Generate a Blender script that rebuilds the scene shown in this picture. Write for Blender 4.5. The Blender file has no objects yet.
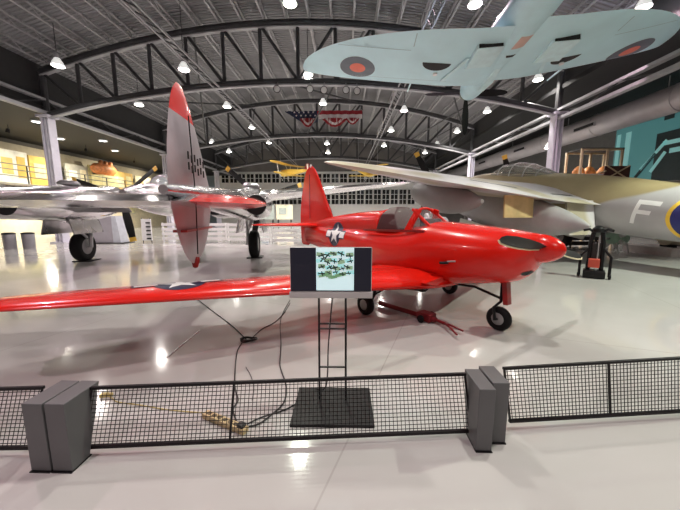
import bpy, bmesh, math, random
from math import sin, cos, pi, radians as rad
from mathutils import Vector as V, Matrix as M
from mathutils.bvhtree import BVHTree
random.seed(7)
C = bpy.context.scene.collection
S = bpy.context.scene

# ------------------------------------------------------------------ materials
def _nt(name):
    m = bpy.data.materials.new(name); m.use_nodes = True
    nt = m.node_tree; b = nt.nodes['Principled BSDF']
    return m, nt, b
def ramp2(nt, fac, c0, c1, p0=0.0, p1=1.0):
    r = nt.nodes.new('ShaderNodeValToRGB'); e = r.color_ramp.elements
    e[0].position = p0; e[0].color = (*c0, 1); e[1].position = p1; e[1].color = (*c1, 1)
    nt.links.new(fac, r.inputs[0]); return r.outputs[0]
def noise(nt, scale, detail=3, coord='Object'):
    tc = nt.nodes.new('ShaderNodeTexCoord'); n = nt.nodes.new('ShaderNodeTexNoise')
    n.inputs['Scale'].default_value = scale; n.inputs['Detail'].default_value = detail
    nt.links.new(tc.outputs[coord], n.inputs['Vector']); return n.outputs['Fac']
def bump(nt, b, h, strength, dist=0.02):
    bp = nt.nodes.new('ShaderNodeBump'); bp.inputs['Strength'].default_value = strength; bp.inputs['Distance'].default_value = dist
    nt.links.new(h, bp.inputs['Height']); nt.links.new(bp.outputs[0], b.inputs['Normal'])
def mat(name, col, rough=.5, metal=0., var=.08, scale=4., coat=0., bmp=0., bscale=None, spec=None):
    m, nt, b = _nt(name)
    f = noise(nt, scale)
    lo = tuple(max(0, c*(1-var)) for c in col); hi = tuple(min(1, c*(1+var)) for c in col)
    nt.links.new(ramp2(nt, f, lo, hi, .3, .7), b.inputs['Base Color'])
    b.inputs['Roughness'].default_value = rough; b.inputs['Metallic'].default_value = metal
    b.inputs['Coat Weight'].default_value = coat; b.inputs['Coat Roughness'].default_value = .05
    if spec is not None: b.inputs['Specular IOR Level'].default_value = spec
    if bmp: bump(nt, b, noise(nt, bscale or scale*2, 2), bmp)
    return m
def emit(name, col, s):
    m, nt, b = _nt(name)
    b.inputs['Base Color'].default_value = (*col, 1); b.inputs['Emission Color'].default_value = (*col, 1)
    b.inputs['Emission Strength'].default_value = s; return m
def glass(name, col, rough=.03, alpha=.35):
    m, nt, b = _nt(name)
    b.inputs['Base Color'].default_value = (*col, 1); b.inputs['Roughness'].default_value = rough
    b.inputs['Alpha'].default_value = alpha; b.inputs['Specular IOR Level'].default_value = .8
    return m

red = mat('gloss_red_paint', (.66, .011, .005), .25, var=.05, scale=2, coat=.35, spec=.35)
red_dark = mat('dull_and_shaded_red', (.28, .010, .010), .35, var=.1)  # dull trim red; on the nose door it stands for shade
black = mat('black_rubber', (.006, .006, .0065), .65, spec=.25)
blackp = mat('black_paint', (.006, .006, .007), .4, spec=.3)
blade_m = mat('prop_black', (.006, .006, .0065), .5, spec=.25)
yellow_tip = mat('prop_tip_yellow', (.75, .45, .06), .5)
cream = mat('cream_edge', (.75, .65, .42), .5)
steel = mat('steel', (.55, .55, .56), .3, 1.)
alu = None
def polished(name, col, r):
    m, nt, b = _nt(name)
    f = noise(nt, 2.2, 4)
    nt.links.new(ramp2(nt, f, tuple(c*.82 for c in col), col, .35, .65), b.inputs['Base Color'])
    b.inputs['Metallic'].default_value = 1.
    nt.links.new(ramp2(nt, noise(nt, 1.3, 3), (r*.5,)*3, (r*1.8,)*3, .3, .7), b.inputs['Roughness'])
    bump(nt, b, noise(nt, 3.5, 2), .12, .05)
    return m
alu = polished('polished_aluminium', (.90, .88, .90), .18)
fin_alu = polished('satin_fin_aluminium', (.55, .53, .57), .42); fin_alu.node_tree.nodes['Principled BSDF'].inputs['Metallic'].default_value = .7
alu_d = polished('brushed_aluminium', (.60, .58, .60), .22)
sky_blue = mat('duck_egg_blue', (.54, .79, .86), .45, var=.05, scale=1.2)
sky_line = mat('panel_line_blue', (.30, .44, .46), .5)
sky_pale = mat('pale_hatch', (.60, .82, .87), .45)
sal = mat('salmon_stain', (.62, .42, .36), .5)
grey_post = mat('grey_powder_coat', (.105, .105, .108), .45, var=.04)
mesh_m = mat('black_wire', (.010, .008, .009), .5, spec=.25)
tan = mat('tan_plastic', (.55, .42, .22), .5)
plug_b = mat('cord_black', (.02, .02, .02), .5)
plug_y = mat('cord_yellow', (.55, .45, .18), .5)
silver_pl = mat('silver_plastic', (.50, .49, .48), .35, var=.03)
white_p = mat('white_paint', (.80, .80, .80), .45, var=.04)
blue_ins = mat('insignia_navy', (.012, .018, .06), .4)
white_ins = mat('insignia_white', (.85, .85, .85), .4, var=.03)
roundel_blue = mat('roundel_blue', (.02, .025, .16), .45)
roundel_yellow = mat('roundel_yellow', (.85, .55, .05), .45)
roundel_red = mat('roundel_red', (.55, .09, .05), .45)
orange_red = mat('roundel_orange_red', (.72, .13, .07), .45)
grey_disc = mat('roundel_grey_blue', (.10, .12, .15), .5)
truss_m = mat('truss_dark_grey_steel', (.050, .051, .055), .5, var=.15)
truss_l = mat('truss_light_edge_steel', (.34, .34, .36), .5, var=.1)
column_m = mat('column_lavender_steel', (.62, .60, .69), .45, var=.06)
joist_m = mat('joist_grey_steel', (.36, .355, .37), .5, var=.15)
duct_m = mat('duct_galvanised', (.42, .40, .42), .45, .25, var=.1, scale=1.5)
lamp_m = emit('lamp_glowing_acrylic', (.95, .95, .92), 1.1)
lens_w = emit('lamp_lens_white', (1., .96, .88), 26)
lens_p = emit('lamp_lens_pinkish', (1., .84, .86), 24)
lens_g = emit('lamp_lens_greenish', (.93, 1., .78), 26)
small_lens = emit('small_lamp_lens', (1., .97, .95), 10)
dark_in = mat('dark_interior', (.012, .011, .011), .7)
rubber_grey = mat('wheel_hub_grey', (.32, .32, .32), .4, .5)

def deck_mat():
    m, nt, b = _nt('corrugated_roof_deck')
    tc = nt.nodes.new('ShaderNodeTexCoord'); w = nt.nodes.new('ShaderNodeTexWave'); w.bands_direction = 'Y'
    w.inputs['Scale'].default_value = 1.7; w.wave_profile = 'SIN'
    nt.links.new(tc.outputs['Object'], w.inputs['Vector'])
    bump(nt, b, w.outputs['Fac'], .9, .12)
    nt.links.new(ramp2(nt, noise(nt, .6), (.20, .20, .21), (.28, .278, .29), .3, .7), b.inputs['Base Color'])
    b.inputs['Roughness'].default_value = .55
    return m
deck = deck_mat()
def floor_mat():
    m, nt, b = _nt('polished_epoxy_floor')
    tc = nt.nodes.new('ShaderNodeTexCoord')
    br = nt.nodes.new('ShaderNodeTexBrick'); br.offset = 0
    br.inputs['Scale'].default_value = .25; br.inputs['Mortar Size'].default_value = .0016
    br.inputs['Brick Width'].default_value = 1.0; br.inputs['Row Height'].default_value = 1.0
    mp = nt.nodes.new('ShaderNodeMapping'); mp.inputs['Rotation'].default_value = (0, 0, .35); mp.inputs['Location'].default_value = (.6, -.15, 0)
    nt.links.new(tc.outputs['Object'], mp.inputs[0]); nt.links.new(mp.outputs[0], br.inputs['Vector'])
    c = ramp2(nt, noise(nt, .5, 4), (.44, .436, .415), (.51, .506, .488), .3, .7)
    br.inputs['Mortar'].default_value = (.40, .39, .37, 1)
    nt.links.new(c, br.inputs['Color1']); nt.links.new(c, br.inputs['Color2'])
    nt.links.new(br.outputs['Color'], b.inputs['Base Color'])
    nt.links.new(ramp2(nt, noise(nt, 1.4, 5), (.06,)*3, (.17,)*3, .3, .7), b.inputs['Roughness'])
    b.inputs['Specular IOR Level'].default_value = .75
    bump(nt, b, noise(nt, .9, 2), .06, .02)
    return m
floor_m = floor_mat()
def camo(name, ca, cb, kx=0., bias=0., scale=.5, sharp=.04, zk=0.):
    """two-colour disruptive paint in object space, optionally biased along the length"""
    m, nt, b = _nt(name)
    tc = nt.nodes.new('ShaderNodeTexCoord'); sp = nt.nodes.new('ShaderNodeSeparateXYZ')
    nt.links.new(tc.outputs['Object'], sp.inputs[0])
    n = noise(nt, scale, 1)
    def ma(op, a, bb):
        k = nt.nodes.new('ShaderNodeMath'); k.operation = op
        for i, q in enumerate((a, bb)):
            if isinstance(q, (int, float)): k.inputs[i].default_value = q
            else: nt.links.new(q, k.inputs[i])
        return k.outputs[0]
    t = ma('ADD', ma('ADD', n, ma('MULTIPLY', sp.outputs['X'], kx)), ma('ADD', ma('MULTIPLY', sp.outputs['Z'], zk), bias))
    c = ramp2(nt, t, ca, cb, .5-sharp, .5+sharp)
    mx = nt.nodes.new('ShaderNodeMix'); mx.data_type = 'RGBA'; mx.blend_type = 'MULTIPLY'; mx.inputs[0].default_value = .6
    nt.links.new(c, mx.inputs[6]); nt.links.new(ramp2(nt, noise(nt, 3, 4), (.82,)*3, (1, 1, 1), .3, .7), mx.inputs[7])
    nt.links.new(mx.outputs[2], b.inputs['Base Color'])
    b.inputs['Roughness'].default_value = .5
    return m
mos_f = camo('mosquito_fuselage_paint', (.44, .43, .44), (.33, .27, .14), kx=.45, bias=2.95, scale=.5, zk=.75)
mos_w = camo('mosquito_wing_paint', (.68, .65, .67), (.50, .45, .33), scale=.55, bias=-.05)
mos_g = mat('mosquito_grey', (.27, .265, .265), .5, var=.08, scale=1.5)
mos_under = mat('mosquito_light_grey', (.36, .355, .36), .5, var=.06)
mos_tan = mat('mosquito_tan_door', (.55, .42, .20), .5, var=.15)
spit_f = camo('fuselage_sky_and_green', (.54, .79, .86), (.06, .13, .06), zk=3.0, scale=.6, bias=-.75, sharp=.02)

# ------------------------------------------------------------------ mesh builder
class MB:
    def __init__(s): s.v = []; s.f = []
    def add(s, vs, fs):
        o = len(s.v); s.v += [tuple(q) for q in vs]; s.f += [tuple(i+o for i in q) for q in fs]; return s
    def box(s, c, d, rot=None):
        x, y, z = (q/2 for q in d)
        vs = [V((sx*x, sy*y, sz*z)) for sx in (-1, 1) for sy in (-1, 1) for sz in (-1, 1)]
        if rot is not None: vs = [rot @ q for q in vs]
        c = V(c)
        return s.add([q+c for q in vs], [(0, 1, 3, 2), (4, 6, 7, 5), (0, 4, 5, 1), (2, 3, 7, 6), (0, 2, 6, 4), (1, 5, 7, 3)])
    def loft(s, rings, cap0=True, cap1=True, closed=True):
        n = len(rings[0]); vs = [p for r in rings for p in r]; fs = []
        for i in range(len(rings)-1):
            for j in range(n if closed else n-1):
                k = (j+1) % n
                fs.append((i*n+j, i*n+k, (i+1)*n+k, (i+1)*n+j))
        if cap0: fs.append(tuple(range(n-1, -1, -1)))
        if cap1: fs.append(tuple((len(rings)-1)*n+j for j in range(n)))
        return s.add(vs, fs)
    def tube(s, pts, r, n=8, r1=None):
        pts = [V(p) for p in pts]; rings = []; up = V((0, 0, 1)); prev = None
        for i, p in enumerate(pts):
            t = (pts[min(i+1, len(pts)-1)]-pts[max(i-1, 0)]).normalized()
            a = prev if prev is not None else (up if abs(t.dot(up)) < .9 else V((1, 0, 0)))
            a = (a - t*a.dot(t)).normalized(); prev = a; b = t.cross(a)
            rr = r if r1 is None else r+(r1-r)*i/max(1, len(pts)-1)
            rings.append([p+a*rr*cos(2*pi*k/n)+b*rr*sin(2*pi*k/n) for k in range(n)])
        return s.loft(rings)
    def bar(s, p0, p1, w, h=None, up=(0, 0, 1)):
        h = h or w; p0 = V(p0); p1 = V(p1); t = (p1-p0).normalized(); u = V(up)
        if abs(t.dot(u)) > .98: u = V((1, 0, 0))
        a = t.cross(u).normalized(); b = a.cross(t)
        R = lambda p: [p+a*w/2+b*h/2, p-a*w/2+b*h/2, p-a*w/2-b*h/2, p+a*w/2-b*h/2]
        return s.loft([R(p0), R(p1)])
    def lathe(s, prof, o, ax, n=24, cap=True):
        ax = V(ax).normalized(); o = V(o); u = V((0, 0, 1)) if abs(ax.z) < .9 else V((1, 0, 0))
        a = ax.cross(u).normalized(); b = ax.cross(a)
        return s.loft([[o+ax*h+(a*cos(2*pi*k/n)+b*sin(2*pi*k/n))*r for k in range(n)] for r, h in prof], cap, cap)
    def prism(s, pts, fn, d):
        """polygon pts (u,v) mapped by fn(u,v,w); thickness d in w"""
        n = len(pts)
        return s.add([fn(u, v, -d/2) for u, v in pts]+[fn(u, v, d/2) for u, v in pts],
                     [tuple(range(n-1, -1, -1)), tuple(range(n, 2*n))]+[(i, (i+1) % n, n+(i+1) % n, n+i) for i in range(n)])
    def build(s, name, m, parent=None, smooth=False, sub=0, bev=0):
        me = bpy.data.meshes.new(name); me.from_pydata(s.v, [], s.f); me.update()
        bm = bmesh.new(); bm.from_mesh(me); bmesh.ops.recalc_face_normals(bm, faces=bm.faces); bm.to_mesh(me); bm.free()
        o = bpy.data.objects.new(name, me); C.objects.link(o)
        if m: me.materials.append(m)
        if smooth:
            for p in me.polygons: p.use_smooth = len(p.vertices) <= 4 or True
            md = None
            bm = bmesh.new(); bm.from_mesh(me)
            for e in bm.edges:
                if len(e.link_faces) == 2 and e.calc_face_angle(0) > rad(50): e.smooth = False
            bm.to_mesh(me); bm.free()
        if parent: o.parent = parent
        if bev:
            b = o.modifiers.new('bevel', 'BEVEL'); b.width = bev; b.segments = 2; b.limit_method = 'ANGLE'
        return o
def thing(name, label, cat, loc=(0, 0, 0), rz=0, group=None, rot=None):
    o = bpy.data.objects.new(name, None); C.objects.link(o); o.location = loc
    o.rotation_euler = rot if rot else (0, 0, rz)
    o.empty_display_size = .1
    o['label'] = label; o['category'] = cat
    if group: o['group'] = group
    return o
def tag(o, label, cat, group=None):
    o['label'] = label; o['category'] = cat
    if group: o['group'] = group
    return o
def struct(o):
    o['kind'] = 'structure'; return o
def dup(root, loc, rz=None, label=None):
    r = root.copy(); C.objects.link(r); r.location = loc
    if rz is not None: r.rotation_euler = (0, 0, rz)
    if label: r['label'] = label
    for ch in list(root.children):
        c = ch.copy(); C.objects.link(c); c.parent = r
        for g in list(ch.children):
            d = g.copy(); C.objects.link(d); d.parent = c
    return r

def ring(x, zc, hw, ht, hb, n=32, e=2.0, y0=0.):
    out = []
    for k in range(n):
        a = 2*pi*k/n; ca, sa = cos(a), sin(a)
        out.append((x, y0+hw*math.copysign(abs(ca)**(2/e), ca), zc+(ht if sa >= 0 else hb)*math.copysign(abs(sa)**(2/e), sa)))
    return out
def spline(tab, n):
    """Catmull-Rom resample of rows"""
    out = []
    for i in range(len(tab)-1):
        p0, p1, p2, p3 = tab[max(i-1, 0)], tab[i], tab[i+1], tab[min(i+2, len(tab)-1)]
        for k in range(n):
            t = k/n
            out.append(tuple(.5*(2*b+(c-a)*t+(2*a-5*b+4*c-d)*t*t+(-a+3*b-3*c+d)*t**3) for a, b, c, d in zip(p0, p1, p2, p3)))
    out.append(tuple(tab[-1])); return out
def body(tab, n=4, seg=32, e=2.0, y0=0.):
    """rows (x, z_top, z_bottom, half width)"""
    r = []
    for x, zt, zb, hw in spline(tab, n):
        zc = (zt+zb)/2; h = max(.004, (zt-zb)/2)
        r.append(ring(x, zc, max(hw, .004), h, h, seg, e, y0))
    return MB().loft(r)
AF = [(1, 0), (.85, .028), (.6, .075), (.4, .095), (.25, .095), (.12, .078), (.05, .052), (.015, .03), (0, 0),
      (.015, -.022), (.05, -.035), (.12, -.046), (.25, -.052), (.4, -.05), (.6, -.038), (.85, -.014)]
def foil(st, vert=False, sgn=1, n=1):
    """stations (span, x_le, chord, height_or_y, thickness_scale); x is forward so chord runs to -x"""
    rr = []
    for sp, xle, ch, h, th in (spline(st, n) if n > 1 else st):
        pts = []
        for u, t in AF:
            tt = t if not vert else (.075*math.copysign(1, t)*(abs(t)/.095)**1 if t else 0)
            x = xle-u*ch; q = tt*ch*th
            pts.append((x, h+q, sp) if vert else (x, sgn*sp, h+q))
        rr.append(pts)
    return MB().loft(rr)
def wheel(parent, c, r, w, axis=(0, 1, 0), tyre='tyre', hubm=None):
    n = 28; a = V(axis)
    t = MB().lathe([(r*.55, -w/2*.8), (r*.8, -w/2), (r*.95, -w/2*.75), (r, -w*.2), (r, w*.2), (r*.95, w/2*.75), (r*.8, w/2), (r*.55, w/2*.8)], c, axis, n).build(tyre, black, parent, True)
    h = MB().lathe([(r*.1, -w*.47), (r*.5, -w*.42), (r*.55, -w*.36), (r*.55, w*.36), (r*.5, w*.42), (r*.1, w*.47)], c, axis, 20).build('wheel_hub', hubm or rubber_grey, parent, True)
    return t
def bvh(o):
    me = o.data
    return BVHTree.FromPolygons([v.co.copy() for v in me.vertices], [tuple(p.vertices) for p in me.polygons])
def decal(name, m, target, polys, org, u, v, parent, step=.06, off=.006):
    """flat outline painted on a part: polygons (u,v) are cut into a grid and laid on the surface along -(u x v)"""
    tree = target if isinstance(target, BVHTree) else bvh(target)
    org, u, v = V(org), V(u).normalized(), V(v).normalized(); w = u.cross(v).normalized()
    bm = bmesh.new()
    for pl in polys:
        vs = [bm.verts.new((a, b, 0)) for a, b in pl]; bm.faces.new(vs)
    bmesh.ops.triangulate(bm, faces=bm.faces[:])
    xs = [q.co.x for q in bm.verts]; ys = [q.co.y for q in bm.verts]
    for ax, lo, hi in ((0, min(xs), max(xs)), (1, min(ys), max(ys))):
        k = int((hi-lo)/step)+1
        for i in range(1, k):
            p = [0, 0, 0]; p[ax] = lo+(hi-lo)*i/k; nn = [0, 0, 0]; nn[ax] = 1
            bmesh.ops.bisect_plane(bm, geom=bm.verts[:]+bm.edges[:]+bm.faces[:], plane_co=p, plane_no=nn)
    dead = []
    for q in bm.verts:
        o = org+u*q.co.x+v*q.co.y
        h = tree.ray_cast(o+w*3, -w, 6)
        if h[0] is None: dead.append(q)
        else: q.co = h[0]+w*off
    bmesh.ops.delete(bm, geom=dead, context='VERTS')
    me = bpy.data.meshes.new(name); bm.to_mesh(me); bm.free(); me.materials.append(m)
    for p in me.polygons: p.use_smooth = True
    o = bpy.data.objects.new(name, me); C.objects.link(o); o.parent = parent
    return o
def circ(r, n=40, cx=0, cy=0, ry=None): return [(cx+r*cos(2*pi*k/n), cy+(ry or r)*sin(2*pi*k/n)) for k in range(n)]
def star5(r, cx=0, cy=0):
    return [(cx+(r if k % 2 == 0 else r*.39)*sin(pi*k/5), cy+(r if k % 2 == 0 else r*.39)*cos(pi*k/5)) for k in range(10)]

# ------------------------------------------------------------------ camera (hall axis = +Y)
F_PX, VX, VY = 300., 345., 213.
pit = math.atan((255-VY)/F_PX); yaw = math.atan((VX-340)/F_PX*cos(pit))
cd = bpy.data.cameras.new('camera'); cam = bpy.data.objects.new('camera', cd); C.objects.link(cam)
cd.sensor_width = 36; cd.lens = 36*F_PX/680; cd.clip_end = 200; cd.clip_start = .05
cam.location = (0, 0, 1.5); cam.rotation_euler = (pi/2-pit, 0, yaw); S.camera = cam
def at(px, py, y=None, z=None):
    p, a = pit, yaw
    r = V((cos(a), sin(a), 0)); fw = V((-sin(a)*cos(p), cos(a)*cos(p), -sin(p))); up = r.cross(fw)
    d = fw+r*(px-340)/F_PX-up*(py-255)/F_PX
    t = y/d.y if y is not None else (z-1.5)/d.z
    return V((0, 0, 1.5))+d*t

# ------------------------------------------------------------------ the hall
XL, XR = -14.35, 9.95; XC = (XL+XR)/2; HW = (XR-XL)/2
AL, AR = -22., 17.5; YB, YF = 40., -9.
def z_top(x): t = (x-XC)/HW; return 10.1-2.0*t*t
def z_bot(x): t = (x-XC)/HW; return 7.6-1.45*t*t
fl = MB().box(((AL+AR)/2, (YB+YF)/2, -.1), (AR-AL+.6, YB-YF+.6, .2)).build('floor', floor_m); struct(fl)
# curved roof deck
N = 28; dk = MB(); ra = []
for y in (YF, YB):
    lo = [(XL-.3+(XR-XL+.6)*i/N, y, z_top(XL-.3+(XR-XL+.6)*i/N)+.5) for i in range(N+1)]
    ra.append(lo+[(p[0], p[1], p[2]+.15) for p in reversed(lo)])
dk.loft(ra); struct(dk.build('ceiling', deck, None, True))
dark_ceil = mat('aisle_dark_ceiling', (.010, .010, .011), .7)
struct(MB().box(((AL+XL)/2, (YB+YF)/2, 6.4), (XL-AL, YB-YF, .2)).build('ceiling_left_aisle', dark_ceil))
struct(MB().box(((AR+XR)/2, (YB+YF)/2, 7.25), (AR-XR, YB-YF, .2)).build('ceiling_right_aisle', dark_ceil))
upper = mat('upper_wall_dark', (.035, .035, .037), .7)
struct(MB().box((XL-.35, (YB+YF)/2, 7.4), (.2, YB-YF, 2.2)).build('wall_left_upper', upper))
struct(MB().box((XR+.35, (YB+YF)/2, 7.9), (.2, YB-YF, 1.4)).build('wall_right_upper', upper))
wall_l = mat('left_wall_charcoal', (.10, .095, .09), .7); wall_r = mat('right_wall_grey', (.13, .13, .125), .7)
back_up = mat('back_wall_grey_cladding', (.16, .15, .145), .7, var=.2, scale=.5)
back_lo = mat('back_wall_white', (.74, .74, .73), .6, var=.03)
struct(MB().box((AL-.15, (YB+YF)/2, 4), (.3, YB-YF, 8)).build('wall_left', wall_l))
struct(MB().box((AR+.15, (YB+YF)/2, 4), (.3, YB-YF, 8)).build('wall_right', wall_r))
struct(MB().box(((AL+AR)/2, YB+.15, 6), (AR-AL, .3, 12)).build('wall_back', back_up))
struct(MB().box(((AL+AR)/2, YF-.15, 6), (AR-AL, .3, 12)).build('wall_front', mat('front_wall_pale', (.45, .44, .43), .7)))
struct(MB().box((-3.3, YB-.1, 3.45), (26.4, .2, 6.7)).build('wall_back_lower', back_lo))
struct(MB().box((-19.2, YB-.1, 3.6), (5.4, .22, 7.2)).build('trim_1', mat('slate_blue_panel', (.20, .25, .30), .6)))
# windows in the back wall: two rows
pane_m = mat('dark_window_glass', (.012, .014, .016), .12, spec=.6)
wn = 0
def window(x, z0, z1, rows):
    global wn; wn += 1
    w = 1.02; f = MB()
    f.box((x, YB-.23, z0), (w+.1, .10, .10)); f.box((x, YB-.23, z1), (w+.1, .10, .10))
    for dx in (-w/2, 0, w/2): f.box((x+dx, YB-.23, (z0+z1)/2), (.13 if dx else .07, .10, z1-z0))
    for k in range(1, rows): f.box((x, YB-.23, z0+(z1-z0)*k/rows), (w, .08, .06))
    r = struct(f.build('window_%d' % wn, back_lo))
    MB().box((x, YB-.205, (z0+z1)/2), (w-.02, .03, z1-z0)).build('pane', pane_m, r)
x = -15.6
while x < 9.3:
    window(x, 5.35, 6.55, 2); window(x, 2.6, 4.55, 3); x += 1.10
# trusses
NP = 14
def truss(y):
    xs = [XL+(XR-XL)*i/NP for i in range(NP+1)]
    r = struct(MB().tube([(q, y, z_top(q)) for q in [XL+(XR-XL)*i/36 for i in range(37)]], .16, 10).build('roof_truss', truss_m, None, True))
    MB().tube([(q, y, z_bot(q)) for q in [XL+(XR-XL)*i/36 for i in range(37)]], .14, 10).build('bottom_chord', truss_m, r, True)
    l = MB()
    for i in range(36):
        a = XL+(XR-XL)*i/36; b = XL+(XR-XL)*(i+1)/36
        l.bar((a, y-.05, z_bot(a)-.17), (b, y-.05, z_bot(b)-.17), .2, .06)
        l.bar((a, y-.05, z_top(a)-.19), (b, y-.05, z_top(b)-.19), .2, .05)
    l.build('chord_flange', truss_l, r)
    for i in range(NP+1):
        MB().tube([(xs[i], y, z_bot(xs[i])), (xs[i], y, z_top(xs[i]))], .085, 8).build('web_post', truss_m, r)
    for i in range(NP):
        a, b = (i, i+1) if i < NP/2 else (i+1, i)
        MB().tube([(xs[a], y, z_top(xs[a])), (xs[b], y, z_bot(xs[b]))], .075, 8).build('web_diagonal', truss_m, r)
    for q in (XL, XR):
        c = MB().box((q, y, 3.05), (.10, .34, 6.1)); c.box((q-.16, y, 3.05), (.06, .40, 6.1)); c.box((q+.16, y, 3.05), (.06, .40, 6.1))
        c.box((q, y, 6.08), (.6, .6, .10)); c.box((q, y, .03), (.7, .7, .06))
        struct(c.build('column', column_m))
        struct(MB().tube([(q, y, 6.12), (q, y, z_top(q))], .14, 8).build('column_head', truss_m))
TY = (5.4, 15., 24.6, 34.2)
for y in TY: truss(y)
# roof joists between the trusses: shared shape per bay
def joist_shape(L):
    j = MB(); n = int(L/.55)
    j.bar((0, 0, .30), (0, L, .30), .10, .06); j.bar((0, 0, -.02), (0, L, -.02), .09, .05)
    for k in range(n):
        z0, z1 = (.30, -.02) if k % 2 == 0 else (-.02, .30)
        j.bar((0, L*k/n, z0), (0, L*(k+1)/n, z1), .03)
    return j
bays = [(-3., 8.4)]+[(TY[i], TY[i+1]-TY[i]) for i in range(3)]+[(34.2, 5.7)]
for y0, L in bays:
    base = None; x = XL+.45
    while x < XR:
        if base is None: o = base = joist_shape(L).build('roof_joist', joist_m)
        else: o = base.copy(); C.objects.link(o)
        o.location = (x, y0, z_top(x)+.16); o['kind'] = 'structure'; x += 1.02
# side girders along the columns
def girder(x, zs, name):
    g = MB()
    for z, w in zs: g.bar((x, YF, z), (x, YB, z), .22, w)
    r = struct(g.build(name, truss_l))
    h = MB(); y = YF; up = True
    while y < YB-1.6:
        h.bar((x, y, zs[0][0]), (x, y+1.6, zs[-1][0]), .06) if up else h.bar((x, y, zs[-1][0]), (x, y+1.6, zs[0][0]), .06)
        y += 1.6; up = not up
    h.build('girder_web', truss_m, r)
girder(XL, ((6.25, .14), (6.85, .10)), 'girder_left')
girder(XR, ((5.85, .12), (6.25, .10)), 'girder_right')
# lengthwise lighting catwalk rails
def rail(x, z):
    g = MB()
    for dx in (-.14, .14):
        g.bar((x+dx, 2.5, z), (x+dx, 38, z), .05, .07)
    r = struct(g.build('lighting_truss', truss_l))
    h = MB(); y = 2.5
    while y < 37: h.bar((x-.14, y, z), (x+.14, y+.5, z), .035); y += .5
    h.build('lacing', truss_m, r)
    hh = MB()
    for y in TY:
        if y > 3: hh.bar((x, y, z), (x, y, z_bot(x)), .05)
    hh.build('hanger', truss_m, r)
rail(-6.0, 7.3); rail(2.6, 7.3)
# cross bracing seen between truss bays (sway rods)
sw = MB()
for y in TY[1:3]:
    for a, b in ((-11, -7), (-3, 1), (5, 9)):
        sw.tube([(a, y, z_bot(a)), (b, y+9.6, z_top(b))], .05, 6); sw.tube([(b, y, z_top(b)), (a, y+9.6, z_bot(a))], .05, 6)
struct(sw.build('sway_rod', truss_m))

# ------------------------------------------------------------------ high-bay lamps
lamp_root = None
def light(loc, power, col, size=.34, rot=(0, 0, 0), parent=None, spread=150, name='lamp_light'):
    ld = bpy.data.lights.new(name, 'AREA'); ld.shape = 'DISK'; ld.size = size; ld.energy = power; ld.color = col; ld.spread = rad(spread)
    o = bpy.data.objects.new(name, ld); C.objects.link(o); o.location = loc; o.rotation_euler = rot
    if parent: o.parent = parent
    return o
COL = {'w': (1., .93, .87), 'p': (1., .70, .80), 'g': (.93, 1., .84)}
LENS = {'w': lens_w, 'p': lens_p, 'g': lens_g}
lamp_meshes = {}
def highbay(p, label, kind='w', power=260, group='high bay lamps'):
    t = thing('high_bay_lamp', label, 'lamp', p, 0, group); t.scale = (.85, .85, .85)
    if not lamp_meshes:
        lamp_meshes['reflector'] = MB().lathe([(.11, .34), (.13, .30), (.20, .18), (.27, .0), (.26, .0), (.19, .17), (.10, .29)], (0, 0, 0), (0, 0, 1), 20).build('reflector', lamp_m, t, True).data
        lamp_meshes['housing'] = MB().lathe([(.06, .62), (.11, .58), (.12, .36), (.09, .33)], (0, 0, 0), (0, 0, 1), 16).build('housing', truss_l, t, True).data
        lamp_meshes['lens'] = MB().lathe([(.24, .03), (.2, -.03), (.1, -.06), (.02, -.07)], (0, 0, 0), (0, 0, 1), 20).build('lens', lens_w, t, True).data
        for o in list(t.children): bpy.data.objects.remove(o)
    for nm in ('reflector', 'housing', 'lens'):
        me = lamp_meshes[nm]
        if nm == 'lens' and kind != 'w':
            me = me.copy(); me.materials[0] = LENS[kind]
        o = bpy.data.objects.new(nm, me); C.objects.link(o); o.parent = t
    zt = z_top(p[0])+.1 if XL < p[0] < XR else (6.3 if p[0] < 0 else 7.15)
    MB().tube([(0, 0, .6), (0, 0, (zt-p[2])/.85)], .018, 6).build('hanging_rod', truss_m, t)
    light((0, 0, -.10), power, COL[kind], parent=t)
    return t
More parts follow.
